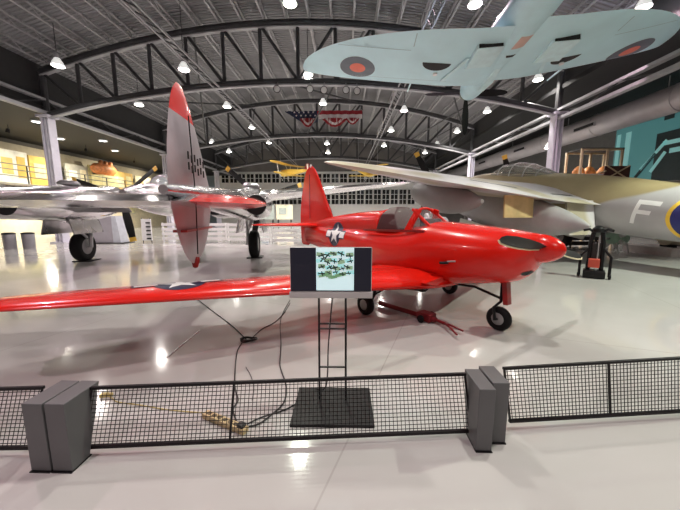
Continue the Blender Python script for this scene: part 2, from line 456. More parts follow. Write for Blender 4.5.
LAMPS = [(58, 66, 7.4, 'w', 'lit bell lamp hanging above the left steel column'),
 (184, 70, 7.4, 'p', 'pinkish lit bell lamp hanging just above the red tip of the silver fin'),
 (139, 105, 7.4, 'w', 'lit bell lamp hanging left of the red tip of the silver fin'),
 (290, 4, 8.3, 'g', 'greenish lit bell lamp at the top edge above the red tail'),
 (308, 75, 7.9, 'w', 'bright bell lamp hanging at the left wingtip of the pale blue fighter'),
 (475, 5, 8.3, 'p', 'pinkish bell lamp above the trailing edge of the pale blue left wing'),
 (643, 8, 8.0, 'p', 'pinkish bell lamp above the right wingtip of the pale blue fighter'),
 (538, 80, 7.8, 'w', 'bright bell lamp hanging under the right wing root of the pale blue fighter'),
 (487, 112, 7.8, 'w', 'bell lamp hanging just right of the pale blue fighter nose'),
 (404, 111, 7.6, 'p', 'pinkish bell lamp right of the flag bunting'),
 (323, 104, 7.9, 'w', 'bell lamp hanging directly above the flag bunting'),
 (227, 107, 7.6, 'w', 'bell lamp under the left lighting rail, nearest of its row'),
 (252, 128, 7.6, 'w', 'bell lamp under the left lighting rail, middle of its row'),
 (269, 143, 7.6, 'w', 'bell lamp under the left lighting rail, farthest of its row'),
 (391, 131, 7.4, 'w', 'bell lamp under the right lighting rail, nearer of the pair'),
 (384, 146, 7.4, 'w', 'bell lamp under the right lighting rail, farther of the pair'),
 (457, 132, 7.4, 'w', 'bell lamp left of the drooping dark propeller blade tip'),
 (437, 145, 7.2, 'w', 'bell lamp above the camouflaged wing, nearer of two'),
 (425, 153, 7.2, 'w', 'bell lamp above the camouflaged wing, farther of two'),
 (327, 144, 7.6, 'w', 'bell lamp below the bunting, upper of two'),
 (328, 153, 7.2, 'w', 'bell lamp below the bunting, lower of two'),
 (229, 152, 7.0, 'w', 'bell lamp right of the silver fin, above the yellow propeller tip'),
 (212, 143, 7.0, 'w', 'bell lamp right of the silver fin, upper left of its neighbour'),
 (549, 148, 5.0, 'w', 'white bell lamp hanging beside the right steel column')]
for px, py, z, k, lb in LAMPS:
    p = at(px, py, z=z)
    if p.y > 36: p = at(px, py, y=36)
    highbay(p, lb, k, {'w': 300, 'p': 300, 'g': 360}[k]*(2.2 if p.y > 26 else 1))
for x, y, z, k, pw in ((-7, 5.5, 8.2, 'p', 400), (9.1, 4.4, 7.3, 'g', 1150), (2.0, 3.0, 8.3, 'w', 300), (-3, -2, 8.2, 'p', 360), (4, -3, 8.2, 'w', 360), (-11, 2, 7.6, 'w', 360), (-1.5, 6.5, 8.4, 'w', 300)):
    highbay((x, y, z), 'bell lamp above the viewer, out of the picture', k, pw, 'high bay lamps overhead')
mos_pg = mat('pale_green_door', (.50, .56, .50), .5)
# ------------------------------------------------------------------ red low-wing target drone
def red_plane():
    t = thing('red_target_aircraft', 'small glossy red low-wing aircraft with white star on tail, standing in the middle', 'aircraft', (2.369, 3.226, 0), rad(-54))
    tab = [(-.24, 1.25, .93, .155), (-.30, 1.27, .82, .25), (-.42, 1.285, .70, .36), (-.62, 1.31, .63, .42), (-1.1, 1.35, .53, .46), (-1.6, 1.375, .44, .47), (-1.95, 1.30, .40, .47),
           (-2.4, 1.25, .40, .46), (-2.9, 1.27, .45, .42), (-3.6, 1.25, .53, .34), (-4.4, 1.22, .61, .25), (-5.2, 1.19, .68, .14), (-5.75, 1.15, .74, .05)]
    fus = body(tab, 4, 36, 2.25).build('fuselage', red, t, True)
    # turtledeck behind the canopy
    td = [(-2.66, 1.28, 1.0, .30), (-2.72, 1.53, 1.0, .29), (-2.9, 1.545, 1.0, .28), (-3.6, 1.51, 1.0, .22), (-4.4, 1.43, 1.0, .15), (-5.0, 1.34, 1.0, .09), (-5.4, 1.28, 1.0, .05)]
    deck_o = body(td, 3, 24, 2.2).build('turtledeck', red, t, True)
    # wing and flat centre section
    wst = [(0, -1.22, 1.52, .53, 1.15), (.45, -1.24, 1.48, .535, 1.15), (1.1, -1.40, 1.26, .57, 1.1), (2.3, -1.66, 1.02, .635, 1.05), (3.5, -1.88, .80, .70, 1.), (4.4, -2.02, .62, .75, .9), (4.75, -2.10, .50, .765, .8), (4.88, -2.20, .26, .77, .4)]
    ws = None
    for s in (-1, 1):
        o = foil(wst, False, s, 3).build('wing', red, t, True); ws = o if s < 0 else ws
    # wing root fairing
    for s in (-1, 1):
        MB().loft([[(-1.25+.05*q-1.55*q, s*(.36+.02*q), .58+.26*sin(pi*min(1, .15+q*.85))*.55), (-1.25-1.5*q, s*(.75-.1*q), .60), (-1.25-1.5*q, s*(.36), .50)] for q in [i/8 for i in range(9)]]).build('wing_fillet', red, t, True)
    # tail
    fst = [(.67, -5.68, .24, 0, .5), (.72, -5.55, .47, 0, .7), (1.0, -5.45, .60, 0, .8), (1.30, -4.75, 1.33, 0, .8), (1.42, -4.50, 1.58, 0, .75), (1.75, -4.72, 1.30, 0, .85), (2.1, -4.94, .98, 0, .9), (2.4, -5.13, .68, 0, .9), (2.55, -5.26, .45, 0, .9), (2.62, -5.36, .24, 0, .7), (2.645, -5.42, .10, 0, .4)]
    MB(); fin = foil([(a, b, min(c, -(-6.07) + b if True else c) if a < 2.3 else c, d, e) for a, b, c, d, e in fst], True, 1, 2).build('fin', red, t, True)
    g = MB(); g.tube([(-5.46, -.055, 1.35), (-5.46, -.055, 2.45)], .008, 6); g.tube([(-5.46, .055, 1.35), (-5.46, .055, 2.45)], .008, 6); g.build('rudder_hinge', red_dark, fin)
    MB().lathe([(.015, -.03), (.03, 0), (.015, .05)], (-5.47, 0, 2.64), (0, 0, 1), 12).build('tail_light', white_ins, fin, True)
    sst = [(0, -5.05, .86, 1.20, .8), (.5, -5.14, .76, 1.21, .8), (1.1, -5.26, .58, 1.22, .8), (1.4, -5.35, .42, 1.225, .8), (1.52, -5.45, .22, 1.23, .5)]
    for s in (-1, 1): foil(sst, False, s, 2).build('tailplane', red, t, True)
    # spinner and propeller
    MB().lathe([(.165, -.255), (.165, -.22), (.15, -.16), (.12, -.09), (.075, -.03), (.03, -.005), (.004, 0)], (0, 0, 1.10), (1, 0, 0), 24).build('spinner', red, t, True)
    for s in (-1, 1):
        st = []
        for q, ch, tw in ((.10, .07, 60), (.2, .09, 54), (.35, .12, 46), (.6, .135, 40), (.85, .125, 36), (1.02, .09, 33), (1.08, .04, 32)):
            a = rad(tw); r = []
            for u, v in ((.5, 0), (.25, .05), (-.1, .07), (-.5, 0), (-.1, -.04), (.25, -.03)):
                du = u*ch; dv = v*ch*1.2
                # blade along s*y ; tilt 9 deg in the disc
                along = V((0, cos(rad(9)), -sin(rad(9))))*(q*s); per = V((0, sin(rad(9)), cos(rad(9))))*s
                p = V((-.17, 0, 1.10))+along+per*(du*cos(a))+V((1, 0, 0))*(du*sin(a)*-1+dv*cos(a))
                r.append(tuple(p))
            st.append(r)
        b = MB().loft(st).build('propeller_blade', blade_m, t, True)
        e = MB().tube([V(r[0 if s < 0 else 3]) for r in st], .009, 6).build('blade_edge', cream, b, True)
    # cowl intake under the spinner, exhaust stubs
    tree = bvh(fus)
    v1 = [v.co.copy() for v in fus.data.vertices]; v2 = [v.co.copy() for v in deck_o.data.vertices]
    both = BVHTree.FromPolygons(v1+v2, [tuple(f.vertices) for f in fus.data.polygons]+[tuple(i+len(v1) for i in f.vertices) for f in deck_o.data.polygons])
    decal('cowl_intake', dark_in, tree, [circ(.10, 24, ry=.035)], (-.33, -.10, .82), (.35, 1, 0), (.3, -.1, 1), t, .04)
    for s in (-1, 1):
        MB().tube([(-1.10, s*.42, .86), (-1.16, s*.475, .855), (-1.22, s*.50, .85)], .018, 8).build('exhaust_stub', blackp, t, True)
    MB().tube([(-1.02, -.45, .89), (-1.12, -.482, .88)], .010, 6).build('exhaust_shroud', steel, t)
    # canopy: glass, hoops and sills
    def arch(x, hw, top, base=1.22, n=14): return [(x, hw*cos(pi*k/n), base+(top-base)*sin(pi*k/n)**.75) for k in range(n+1)]
    canopy_g = glass('canopy_glass', (.30, .26, .26), .05, .30)
    MB().loft([arch(-1.62, .30, 1.37), arch(-1.95, .30, 1.58), arch(-2.3, .31, 1.60), arch(-2.7, .29, 1.54)], False, False, False).build('canopy', canopy_g, t, True)
    for xx, hw, tp in ((-1.90, .305, 1.575), (-2.68, .30, 1.55)):
        MB().tube(arch(xx, hw, tp), .022, 8).build('canopy_hoop', red, t, True)
    for s in (-1, 1):
        MB().bar((-1.60, s*.24, 1.30), (-1.96, s*.22, 1.56), .035).build('windshield_post', red, t)
        MB().bar((-1.6, s*.36, 1.24), (-2.95, s*.36, 1.20), .03, .035).build('canopy_rail', red_dark, t)
        MB().loft([[(-1.90, s*.335, 1.24), (-2.02, s*.335, 1.24), (-2.02, s*.31, 1.22), (-1.90, s*.31, 1.22)], [(-1.80, s*.22, 1.54), (-1.90, s*.22, 1.57), (-1.90, s*.20, 1.56), (-1.80, s*.20, 1.53)]]).build('canopy_pillar', red, t)
    MB().box((-2.2, 0, 1.24), (.95, .52, .03)).build('cockpit_floor', dark_in, t)
    MB().loft([[(-2.52, -.17, 1.24), (-2.52, .17, 1.24), (-2.6, .17, 1.24), (-2.6, -.17, 1.24)], [(-2.6, -.15, 1.5), (-2.6, .15, 1.5), (-2.66, .15, 1.5), (-2.66, -.15, 1.5)]]).build('seat', blackp, t)
    MB().loft([[(-2.16, -.32, 1.22), (-2.16, .32, 1.22), (-2.70, .32, 1.22), (-2.70, -.32, 1.22)], [(-2.30, -.27, 1.48), (-2.30, .27, 1.48), (-2.60, .27, 1.48), (-2.60, -.27, 1.48)], [(-2.36, -.14, 1.605), (-2.36, .14, 1.605), (-2.55, .14, 1.59), (-2.55, -.14, 1.59)]]).build('headrest_bulkhead', mat('maroon_cockpit', (.06, .012, .014), .5), t, bev=.02)
    MB().box((-1.78, 0, 1.33), (.06, .44, .16)).build('instrument_panel', blackp, t)
    # landing gear
    st = MB(); st.bar((-.60, .0, .70), (-.56, .0, .36), .11, .06); ns = st.build('nose_leg_door', red_dark, t, bev=.01)  # door given the darker red to stand for its shade
    g = MB().tube([(-.64, 0, .68), (-.64, 0, .38), (-.68, -.09, .31), (-.66, -.09, .155), (-.65, 0, .155)], .020, 8); g.build('nose_fork', blackp, t, True)
    MB().tube([(-1.5, 0, .47), (-1.0, 0, .50), (-.64, 0, .42)], .018, 6).build('drag_brace', blackp, t, True)
    wheel(t, (-.65, 0, .155), .155, .10, tyre='nose_tyre')
    for s in (-1, 1):
        wheel(t, (-2.1, s*1.02, .155), .155, .11, tyre='main_tyre')
        MB().tube([(-1.9, s*.98, .55), (-2.02, s*.93, .30), (-2.1, s*.93, .155), (-2.1, s*1.0, .155)], .026, 8).build('main_leg', blackp, t, True)
        MB().tube([(-1.6, s*.7, .50), (-1.85, s*.8, .44), (-2.02, s*.93, .30)], .014, 6).build('leg_brace', blackp, t, True)
    lk = MB(); lk.tube([(-1.5, -.3, .46), (-1.55, -.35, .38), (-1.9, -.45, .36), (-2.0, -.4, .44)], .018, 6); lk.box((-1.7, -.38, .39), (.28, .06, .05)); lk.build('gear_linkage', blackp, t)
    # star insignia on the fuselage and wing
    for sd in (-1,):
        o = (-4.02, -.5, 1.06); u = (1, 0, 0); v = (0, 0, 1)
        ins = decal('star_insignia', blue_ins, both, [circ(.25, 36)], o, u, v, t, .05, .003)
        decal('insignia_border', blue_ins, both, [[(-.40, -.085), (.40, -.085), (.40, .085), (-.40, .085)]], o, u, v, ins, .05, .0045)
        [decal('insignia_bar', white_ins, both, [q], o, u, v, ins, .05, .006) for q in ([(-.38, -.06), (-.19, -.06), (-.19, .06), (-.38, .06)], [(.19, -.06), (.38, -.06), (.38, .06), (.19, .06)])]
        decal('insignia_star', white_ins, both, [star5(.225)], o, u, v, ins, .05, .0065)
    wt = bvh(ws); o = (-2.22, -3.42, 1.); u = (0, -1, 0); v = (1, 0, 0); u = (0, 1, 0); v = (-1, 0, 0)
    ins = decal('star_insignia', blue_ins, wt, [circ(.235, 36)], o, u, v, t, .06, .003)
    decal('insignia_border', blue_ins, wt, [[(-.42, -.02), (.42, -.02), (.42, .12), (-.42, .12)]], o, u, v, ins, .06, .0045)
    [decal('insignia_bar', white_ins, wt, [q], o, u, v, ins, .06, .006) for q in ([(-.40, .0), (-.2, .0), (-.2, .10), (-.40, .10)], [(.2, .0), (.40, .0), (.40, .10), (.2, .10)])]
    decal('insignia_star', white_ins, wt, [star5(.21)], o, u, v, ins, .06, .0065)
    return t
red_plane()

# ------------------------------------------------------------------ twin-boom silver fighter
def twin_boom():
    t = thing('silver_twin_boom_fighter', 'polished silver twin-boom fighter with red-tipped tail fin, parked at left', 'aircraft', (-5.62, 9.62, 0), rad(99.3))
    BY = 2.6
    def blade(parent, o, ang, R=1.72):
        st = []
        for q, ch in ((.12, .12), (.35, .20), (.8, .29), (1.2, .28), (R*.92, .22)):
            a = rad(60-30*q/R); r = []
            al = V((0, sin(ang), cos(ang))); pe = V((0, cos(ang), -sin(ang)))
            for u, v in ((.5, 0), (.2, .06), (-.2, .06), (-.5, 0), (-.2, -.04), (.2, -.04)):
                r.append(tuple(V(o)+al*q+pe*(u*ch*cos(a))+V((1, 0, 0))*(u*ch*sin(a)+v*ch)))
            st.append(r)
        b = MB().loft(st).build('propeller_blade', blade_m, parent, True)
        MB().loft([[tuple(V(o)+(V(p)-V(o))*f) for p in st[-1]] for f in (1.0, 1.05, 1.1)]).build('blade_tip', yellow_tip, b, True)
        return b
    for s in (-1, 1):
        y = s*BY
        tab = [(2.35, 2.22, 2.02, .12), (2.2, 2.38, 1.80, .30), (1.7, 2.46, 1.50, .44), (.9, 2.36, 1.30, .50), (-.2, 2.34, 1.25, .50), (-1.2, 2.22, 1.30, .44), (-2.2, 2.12, 1.34, .40), (-3.4, 2.02, 1.42, .31), (-4.8, 1.94, 1.52, .23), (-6.3, 1.86, 1.64, .13), (-6.9, 1.80, 1.70, .05)]
        boom = body(tab, 4, 32, 2.1, y).build('boom', alu, t, True)
        MB().lathe([(.29, -.02), (.27, .15), (.2, .36), (.1, .54), (.01, .62)], (2.25, y, 2.12), (1, 0, 0), 24).build('spinner', red, t, True)
        for k in range(3): blade(t, (2.4, y, 2.12), rad({1: (50, 171, 291), -1: (-48, 72, 192)}[s][k])*(-1))
        # turbocharger and coolant radiators on the boom
        MB().lathe([(.26, 0), (.27, .05), (.20, .12), (.08, .14)], (-.3, y, 2.32), (0, 0, 1), 24).build('turbocharger', steel, t, True)
        for q in (-1, 1):
            yy = y+q*.47
            rt = [(-.9, 1.86, 1.60, .05), (-1.2, 1.98, 1.42, .20), (-1.7, 2.0, 1.36, .27), (-2.5, 1.98, 1.38, .26), (-2.95, 1.92, 1.46, .21)]
            rd = body(rt, 3, 24, 2.4, yy).build('radiator_duct', alu, t, True)
            MB().lathe([(.24, 0), (.21, .02), (.17, .10), (.02, .12)], (-2.96, yy, 1.69), (1, 0, 0), 20).build('radiator_exit', blackp, rd, True)
        # fin: rounded above and below the boom
        fs = [(.82, -5.95, .16, y, .5), (.86, -5.80, .42, y, .9), (1.0, -5.58, .84, y, 1.1), (1.35, -5.30, 1.34, y, 1.1), (1.75, -5.18, 1.58, y, 1.1), (2.1, -5.36, 1.38, y, 1.1), (2.45, -5.58, 1.08, y, 1.1), (2.68, -5.74, .84, y, 1.1)]
        fin = foil(fs, True, 1, 2).build('fin', fin_alu, t, True)
        f2 = [(2.68, -5.74, .84, y, 1.1), (2.85, -5.88, .62, y, 1.1), (2.98, -6.0, .40, y, 1.), (3.07, -6.10, .18, y, .6)]
        foil(f2, True, 1, 2).build('red_fin_tip', red, fin, True)['label'] = 'red painted fin tip'
        MB().lathe([(.05, -.05), (.055, 0), (.035, .09), (.01, .10)], (-6.02, y, .84), (-.3, 0, -1), 16).build('tail_bumper', red_dark, fin, True)
        k = MB()
        
        k.tube([(-6.15, y-.075, .95), (-6.13, y-.09, 1.7), (-6.15, y-.07, 2.72)], .008, 6); k.build('rudder_hinge', blackp, fin)
        for i in range(6):
            for zz in (2.05, 2.18): MB().box((-5.72-.12*i, y-.092, zz+.03*(i % 2)), (.03, .012, .09)).build('joist_reflection', dark_in, fin)  # dark bars stand for roof joists mirrored in the fin
        MB().box((-5.95, y, 1.28), (1.12, .165, .03)).build('red_band', red_dark, fin)
        # main gear
        wheel(t, (0, y, .46), .46, .30, tyre='main_tyre')
        g = MB().tube([(.15, y-s*.02, 1.35), (.05, y-s*.22, .9), (0, y-s*.22, .46), (0, y, .46)], .06, 10); g.build('main_leg', steel, t, True)
        MB().tube([(-.7, y-s*.1, 1.3), (-.1, y-s*.2, .75)], .04, 8).build('drag_strut', steel, t, True)
        for q in (-1, 1): MB().box((-.3, y+q*.36, 1.10), (1.3, .03, .42), M.Rotation(q*.25, 3, 'X')).build('gear_door', alu_d, t)
        MB().box((.1, y, .015), (.55, .5, .03)).build('wheel_chock_pad', blackp, t)
    # horizontal stabiliser between and outside the fins
    MBs = []
    for s in (-1, 1):
        foil([(0, -5.75, 1.18, 1.63, 1.0), (BY, -5.75, 1.14, 1.63, 1.05), (BY+.22, -5.78, 1.05, 1.63, 1.1)], False, s).build('tailplane', alu, t, True)
        foil([(BY+.22, -5.78, 1.05, 1.63, 1.15), (BY+.55, -5.84, .92, 1.62, 1.3), (BY+.85, -5.98, .66, 1.61, 1.3), (BY+1.0, -6.12, .3, 1.61, .9)], False, s, 2).build('red_tailplane_tip', red, t, True)['label'] = 'red painted tailplane tip'
    # pod, canopy, wing
    pod = [(3.9, 1.98, 1.90, .04), (3.6, 2.15, 1.68, .26), (2.8, 2.30, 1.48, .42), (1.6, 2.40, 1.38, .50), (.4, 2.42, 1.38, .50), (-.8, 2.36, 1.46, .42), (-1.8, 2.24, 1.62, .28), (-2.6, 2.05, 1.85, .08)]
    body(pod, 4, 32, 2.1).build('pod', alu, t, True)
    cg = glass('plexiglass', (.65, .72, .74), .04, .35)
    def arch(x, hw, top, base=2.2, n=12): return [(x, hw*cos(pi*k/n), base+(top-base)*sin(pi*k/n)**.8) for k in range(n+1)]
    can = [(1.75, .26, 2.38), (1.35, .34, 2.74), (.8, .36, 2.84), (.2, .35, 2.78), (-.5, .30, 2.60), (-1.1, .2, 2.36)]
    MB().loft([arch(*q) for q in can], False, False, False).build('canopy', cg, t, True)
    for q in can[1:5]: MB().tube(arch(*q), .03, 8).build('canopy_frame', alu, t, True)
    MB().box((.4, 0, 2.36), (1.5, .5, .06)).build('cockpit_floor', dark_in, t)
    MB().box((-.1, 0, 2.5), (.12, .36, .34)).build('seat', blackp, t)
    wst = [(0, 1.15, 2.75, 1.76, 1.15), (2.6, .92, 2.35, 1.98, 1.1), (5.2, .55, 1.68, 2.24, 1.), (7.2, .25, 1.1, 2.45, .9), (7.75, .08, .75, 2.51, .8), (7.95, -.15, .35, 2.53, .5)]
    for s in (-1, 1):
        wg = foil(wst, False, s, 3).build('wing', alu, t, True)
        MB().box((-1.35, s*1.3, 1.66), (.5, 1.5, .035), M.Rotation(.55, 3, 'Y')).build('flap', alu_d, wg)
        MB().tube([(.5, s*5, 2.1), (.5, s*5, 2.1-.02)], .02, 6)
    # nose wheel
    wheel(t, (2.9, 0, .34), .34, .2, tyre='nose_tyre')
    MB().tube([(2.7, 0, 1.55), (2.85, .14, .8), (2.9, .14, .34), (2.9, 0, .34)], .05, 8).build('nose_leg', steel, t, True)
    return t
twin_boom()

# ------------------------------------------------------------------ camouflaged twin-engine bomber
def bomber():
    t = thing('camouflaged_bomber', 'grey and olive camouflaged twin-engine bomber lettered F, parked at right', 'aircraft', (5.889, 15.025, 2.812))
    t.rotation_euler = (M.Rotation(rad(108.17), 3, 'Z') @ M.Rotation(rad(-9.71), 3, 'Y')).to_euler()
    tab = [(0, .03, -.05, .04), (-.15, .28, -.26, .27), (-.6, .50, -.46, .48), (-1.5, .66, -.66, .64), (-3, .78, -.80, .74), (-5, .82, -.84, .76), (-6.5, .80, -.80, .74), (-8, .69, -.68, .64), (-9.5, .53, -.50, .48), (-11, .36, -.30, .30), (-12.2, .16, -.08, .12), (-12.5, .08, .0, .04)]
    fus = body(tab, 4, 40, 2.0).build('fuselage', mos_f, t, True)
    tree = bvh(fus)
    cg = glass('bomber_canopy_glass', (.32, .31, .27), .05, .55)
    def arch(x, hw, top, base=.60, n=12): return [(x, hw*cos(pi*k/n), base+(top-base)*sin(pi*k/n)**.8) for k in range(n+1)]
    can = [(-1.85, .40, .72), (-2.3, .46, 1.02), (-2.9, .50, 1.13), (-3.5, .47, 1.08), (-4.0, .42, .95), (-4.5, .30, .80)]
    MB().loft([arch(*q) for q in can], False, False, False).build('canopy', cg, t, True)
    for q in can[1:5]: MB().tube(arch(*q), .022, 6).build('canopy_frame', mos_under, t, True)
    fr = MB()
    for k in (3, 6, 9):
        fr.tube([arch(*q)[k] for q in can], .02, 6)
    fr.build('canopy_rail', mos_under, t, True)
    MB().box((-3.1, 0, .72), (1.5, .6, .1)).build('cockpit_floor', dark_in, t)
    wst = [(0, -2.75, 3.75, .0, 1.15), (.8, -2.8, 3.75, .02, 1.15), (2.2, -2.95, 3.55, .10, 1.1), (4.2, -3.35, 2.75, .32, 1.05), (6.4, -3.80, 1.85, .57, 1.), (7.6, -4.1, 1.3, .70, .9), (8.1, -4.35, .85, .755, .8), (8.3, -4.6, .4, .775, .5)]
    for s in (1, -1):
        wg = foil(wst, False, s, 3).build('wing', mos_w, t, True)
        ln = MB()
        ln.bar((-6.05, s*1.0, .235), (-5.75, s*3.9, .43), .05, .02)
        nt = [(-.85, .12, -.38, .24), (-1.3, .26, -.62, .42), (-2.2, .38, -.80, .52), (-3.4, .42, -.98, .56), (-4.8, .22, -1.10, .55), (-5.8, .06, -1.02, .46), (-6.6, -.10, -.82, .30), (-7.1, -.26, -.60, .14), (-7.36, -.38, -.46, .03)]
        nc = body(nt, 4, 32, 2.15, s*2.21).build('nacelle', mos_under, t, True)
        MB().lathe([(.26, -.02), (.25, .12), (.18, .34), (.08, .48), (.01, .52)], (-.88, s*2.21, -.12), (1, 0, 0), 24).build('spinner', blackp, t, True)
        for k in range(3):
            ang = rad((-38, 82, 202)[k] if s > 0 else (-30, 90, 210)[k]); st = []
            for q, ch in ((.15, .12), (.4, .2), (.9, .30), (1.3, .27), (1.65, .2)):
                a = rad(62-28*q/1.8); al = V((0, sin(-ang), cos(ang))); pe = V((0, cos(ang), sin(ang)))
                st.append([tuple(V((-.66, s*2.21, -.12))+al*q+pe*(u*ch*cos(a))+V((1, 0, 0))*(u*ch*sin(a)+v*ch)) for u, v in ((.5, 0), (.2, .06), (-.2, .06), (-.5, 0), (-.2, -.04), (.2, -.04))])
            b = MB().loft(st).build('propeller_blade', blade_m, t, True)
            c = V((-.66, s*2.21, -.12)); tip = [[tuple(c+(V(p)-c)*f) for p in st[-1]] for f in (1.0, 1.12)]
            MB().loft(tip).build('blade_tip', yellow_tip, b, True)
        # main wheel, legs and open wheel door
        wheel(t, (-3.55, s*2.21, -1.72), .46, .34, tyre='main_tyre')
        for q in (-1, 1):
            MB().tube([(-3.2, s*2.21+q*.26, -.7), (-3.55, s*2.21+q*.26, -1.72)], .06, 10).build('main_leg', mos_g, t, True)
        MB().tube([(-3.55, s*2.21-.27, -1.72), (-3.55, s*2.21+.27, -1.72)], .05, 8).build('axle', steel, t, True)
        for q in (-1, 1):
            MB().box((-4.1, s*2.21+q*.58, -1.22), (1.5, .04, .55), M.Rotation(q*.18, 3, 'X')).build('wheel_door', mos_pg, t)
        MB().box((-6.05, s*3.15, -.12), (.05, 1.0, .60), M.Rotation(rad(12), 3, 'Y')).build('lowered_flap', mos_tan, wg)
        wtree = bvh(wg)
        for y0, y1, xx in ((2.75, 4.2, -5.35), (.95, 1.8, -5.95)):  # outer black strip paints the flap gap's shadow, inner one the root slot
            pl = [(-.04, -(y1-y0)/2), (.04, -(y1-y0)/2), (.04, (y1-y0)/2), (-.04, (y1-y0)/2)]
            decal('flap_shade_and_slot', blackp, wtree, [pl], (xx+(.12 if xx < -5.5 else 0), s*(y0+y1)/2, .5), (1, -.22*s if xx > -5.5 else 0, 0), (.22*s if xx > -5.5 else 0, 1, 0), wg, .1, .008)
        MB().box((-6.45, s*1.26, -.36), (.05, 1.05, .98), M.Rotation(rad(20), 3, 'Y')).build('inner_flap', mos_w, wg)
        # slipper fuel tank
        tk = [(-2.35, -.05, -.12, .04), (-2.6, .14, -.30, .24), (-3.1, .28, -.50, .40), (-4.0, .36, -.60, .46), (-4.9, .30, -.52, .40), (-5.6, .16, -.28, .22), (-5.95, .04, -.06, .05)]
        body(tk, 4, 28, 2.0, s*4.3).build('drop_tank', mos_g, t, True)
        foil([(0, -10.6, 1.5, .12, .8), (1.6, -10.85, 1.1, .14, .8), (2.9, -11.2, .55, .16, .7)], False, s).build('tailplane', mos_g, t, True)
    foil([(.1, -10.4, 2.0, 0, .8), (.9, -10.9, 1.6, 0, .8), (1.7, -11.5, .95, 0, .7), (1.95, -11.8, .45, 0, .5)], True).build('fin', mos_g, t, True)
    wheel(t, (-11.3, 0, -.72), .2, .16, tyre='tail_tyre')
    MB().tube([(-11.1, 0, -.3), (-11.3, 0, -.72)], .05, 8).build('tail_leg', steel, t, True)
    # tan flap panel with painted gap shadow, dark slot near the root
    ft = bvh(fus)
    # code letter and roundel
    u = (-1, 0, 0); v = (0, 0, 1)
    F = [[(-.34, -.42), (-.20, -.42), (-.20, .42), (-.34, .42)], [(-.20, .27), (.40, .27), (.40, .42), (-.20, .42)], [(-.20, -.06), (.22, -.06), (.22, .08), (-.20, .08)]]
    F = [[(.62*(a+.12*b), .74*b) for a, b in p] for p in F]
    decal('code_letter', white_ins, tree, F, (-7.5, .6, -.04), u, v, t, .08)
    o = (-8.55, .6, -.02)
    r0 = decal('roundel', roundel_yellow, tree, [circ(.62, 48)], o, u, v, t, .08, .004)
    decal('roundel_blue_ring', roundel_blue, tree, [circ(.54, 48)], o, u, v, r0, .08, .007)
    decal('roundel_white_ring', white_ins, tree, [circ(.27, 40)], o, u, v, r0, .08, .010)
    decal('roundel_red_centre', roundel_red, tree, [circ(.18, 32)], o, u, v, r0, .08, .013)
    MB().loft([[(-4.6, s*.5, -.62+.0*s), (-6.8, s*.5, -.62)] for s in (-1, 1)], False, False, False).build('bomb_bay_seam', blackp, t)
    MB().tube([(-7.68, 0, .70), (-8.3, 0, 1.30)], .014, 6).build('aerial_mast', white_p, t)
    return t
bomber()

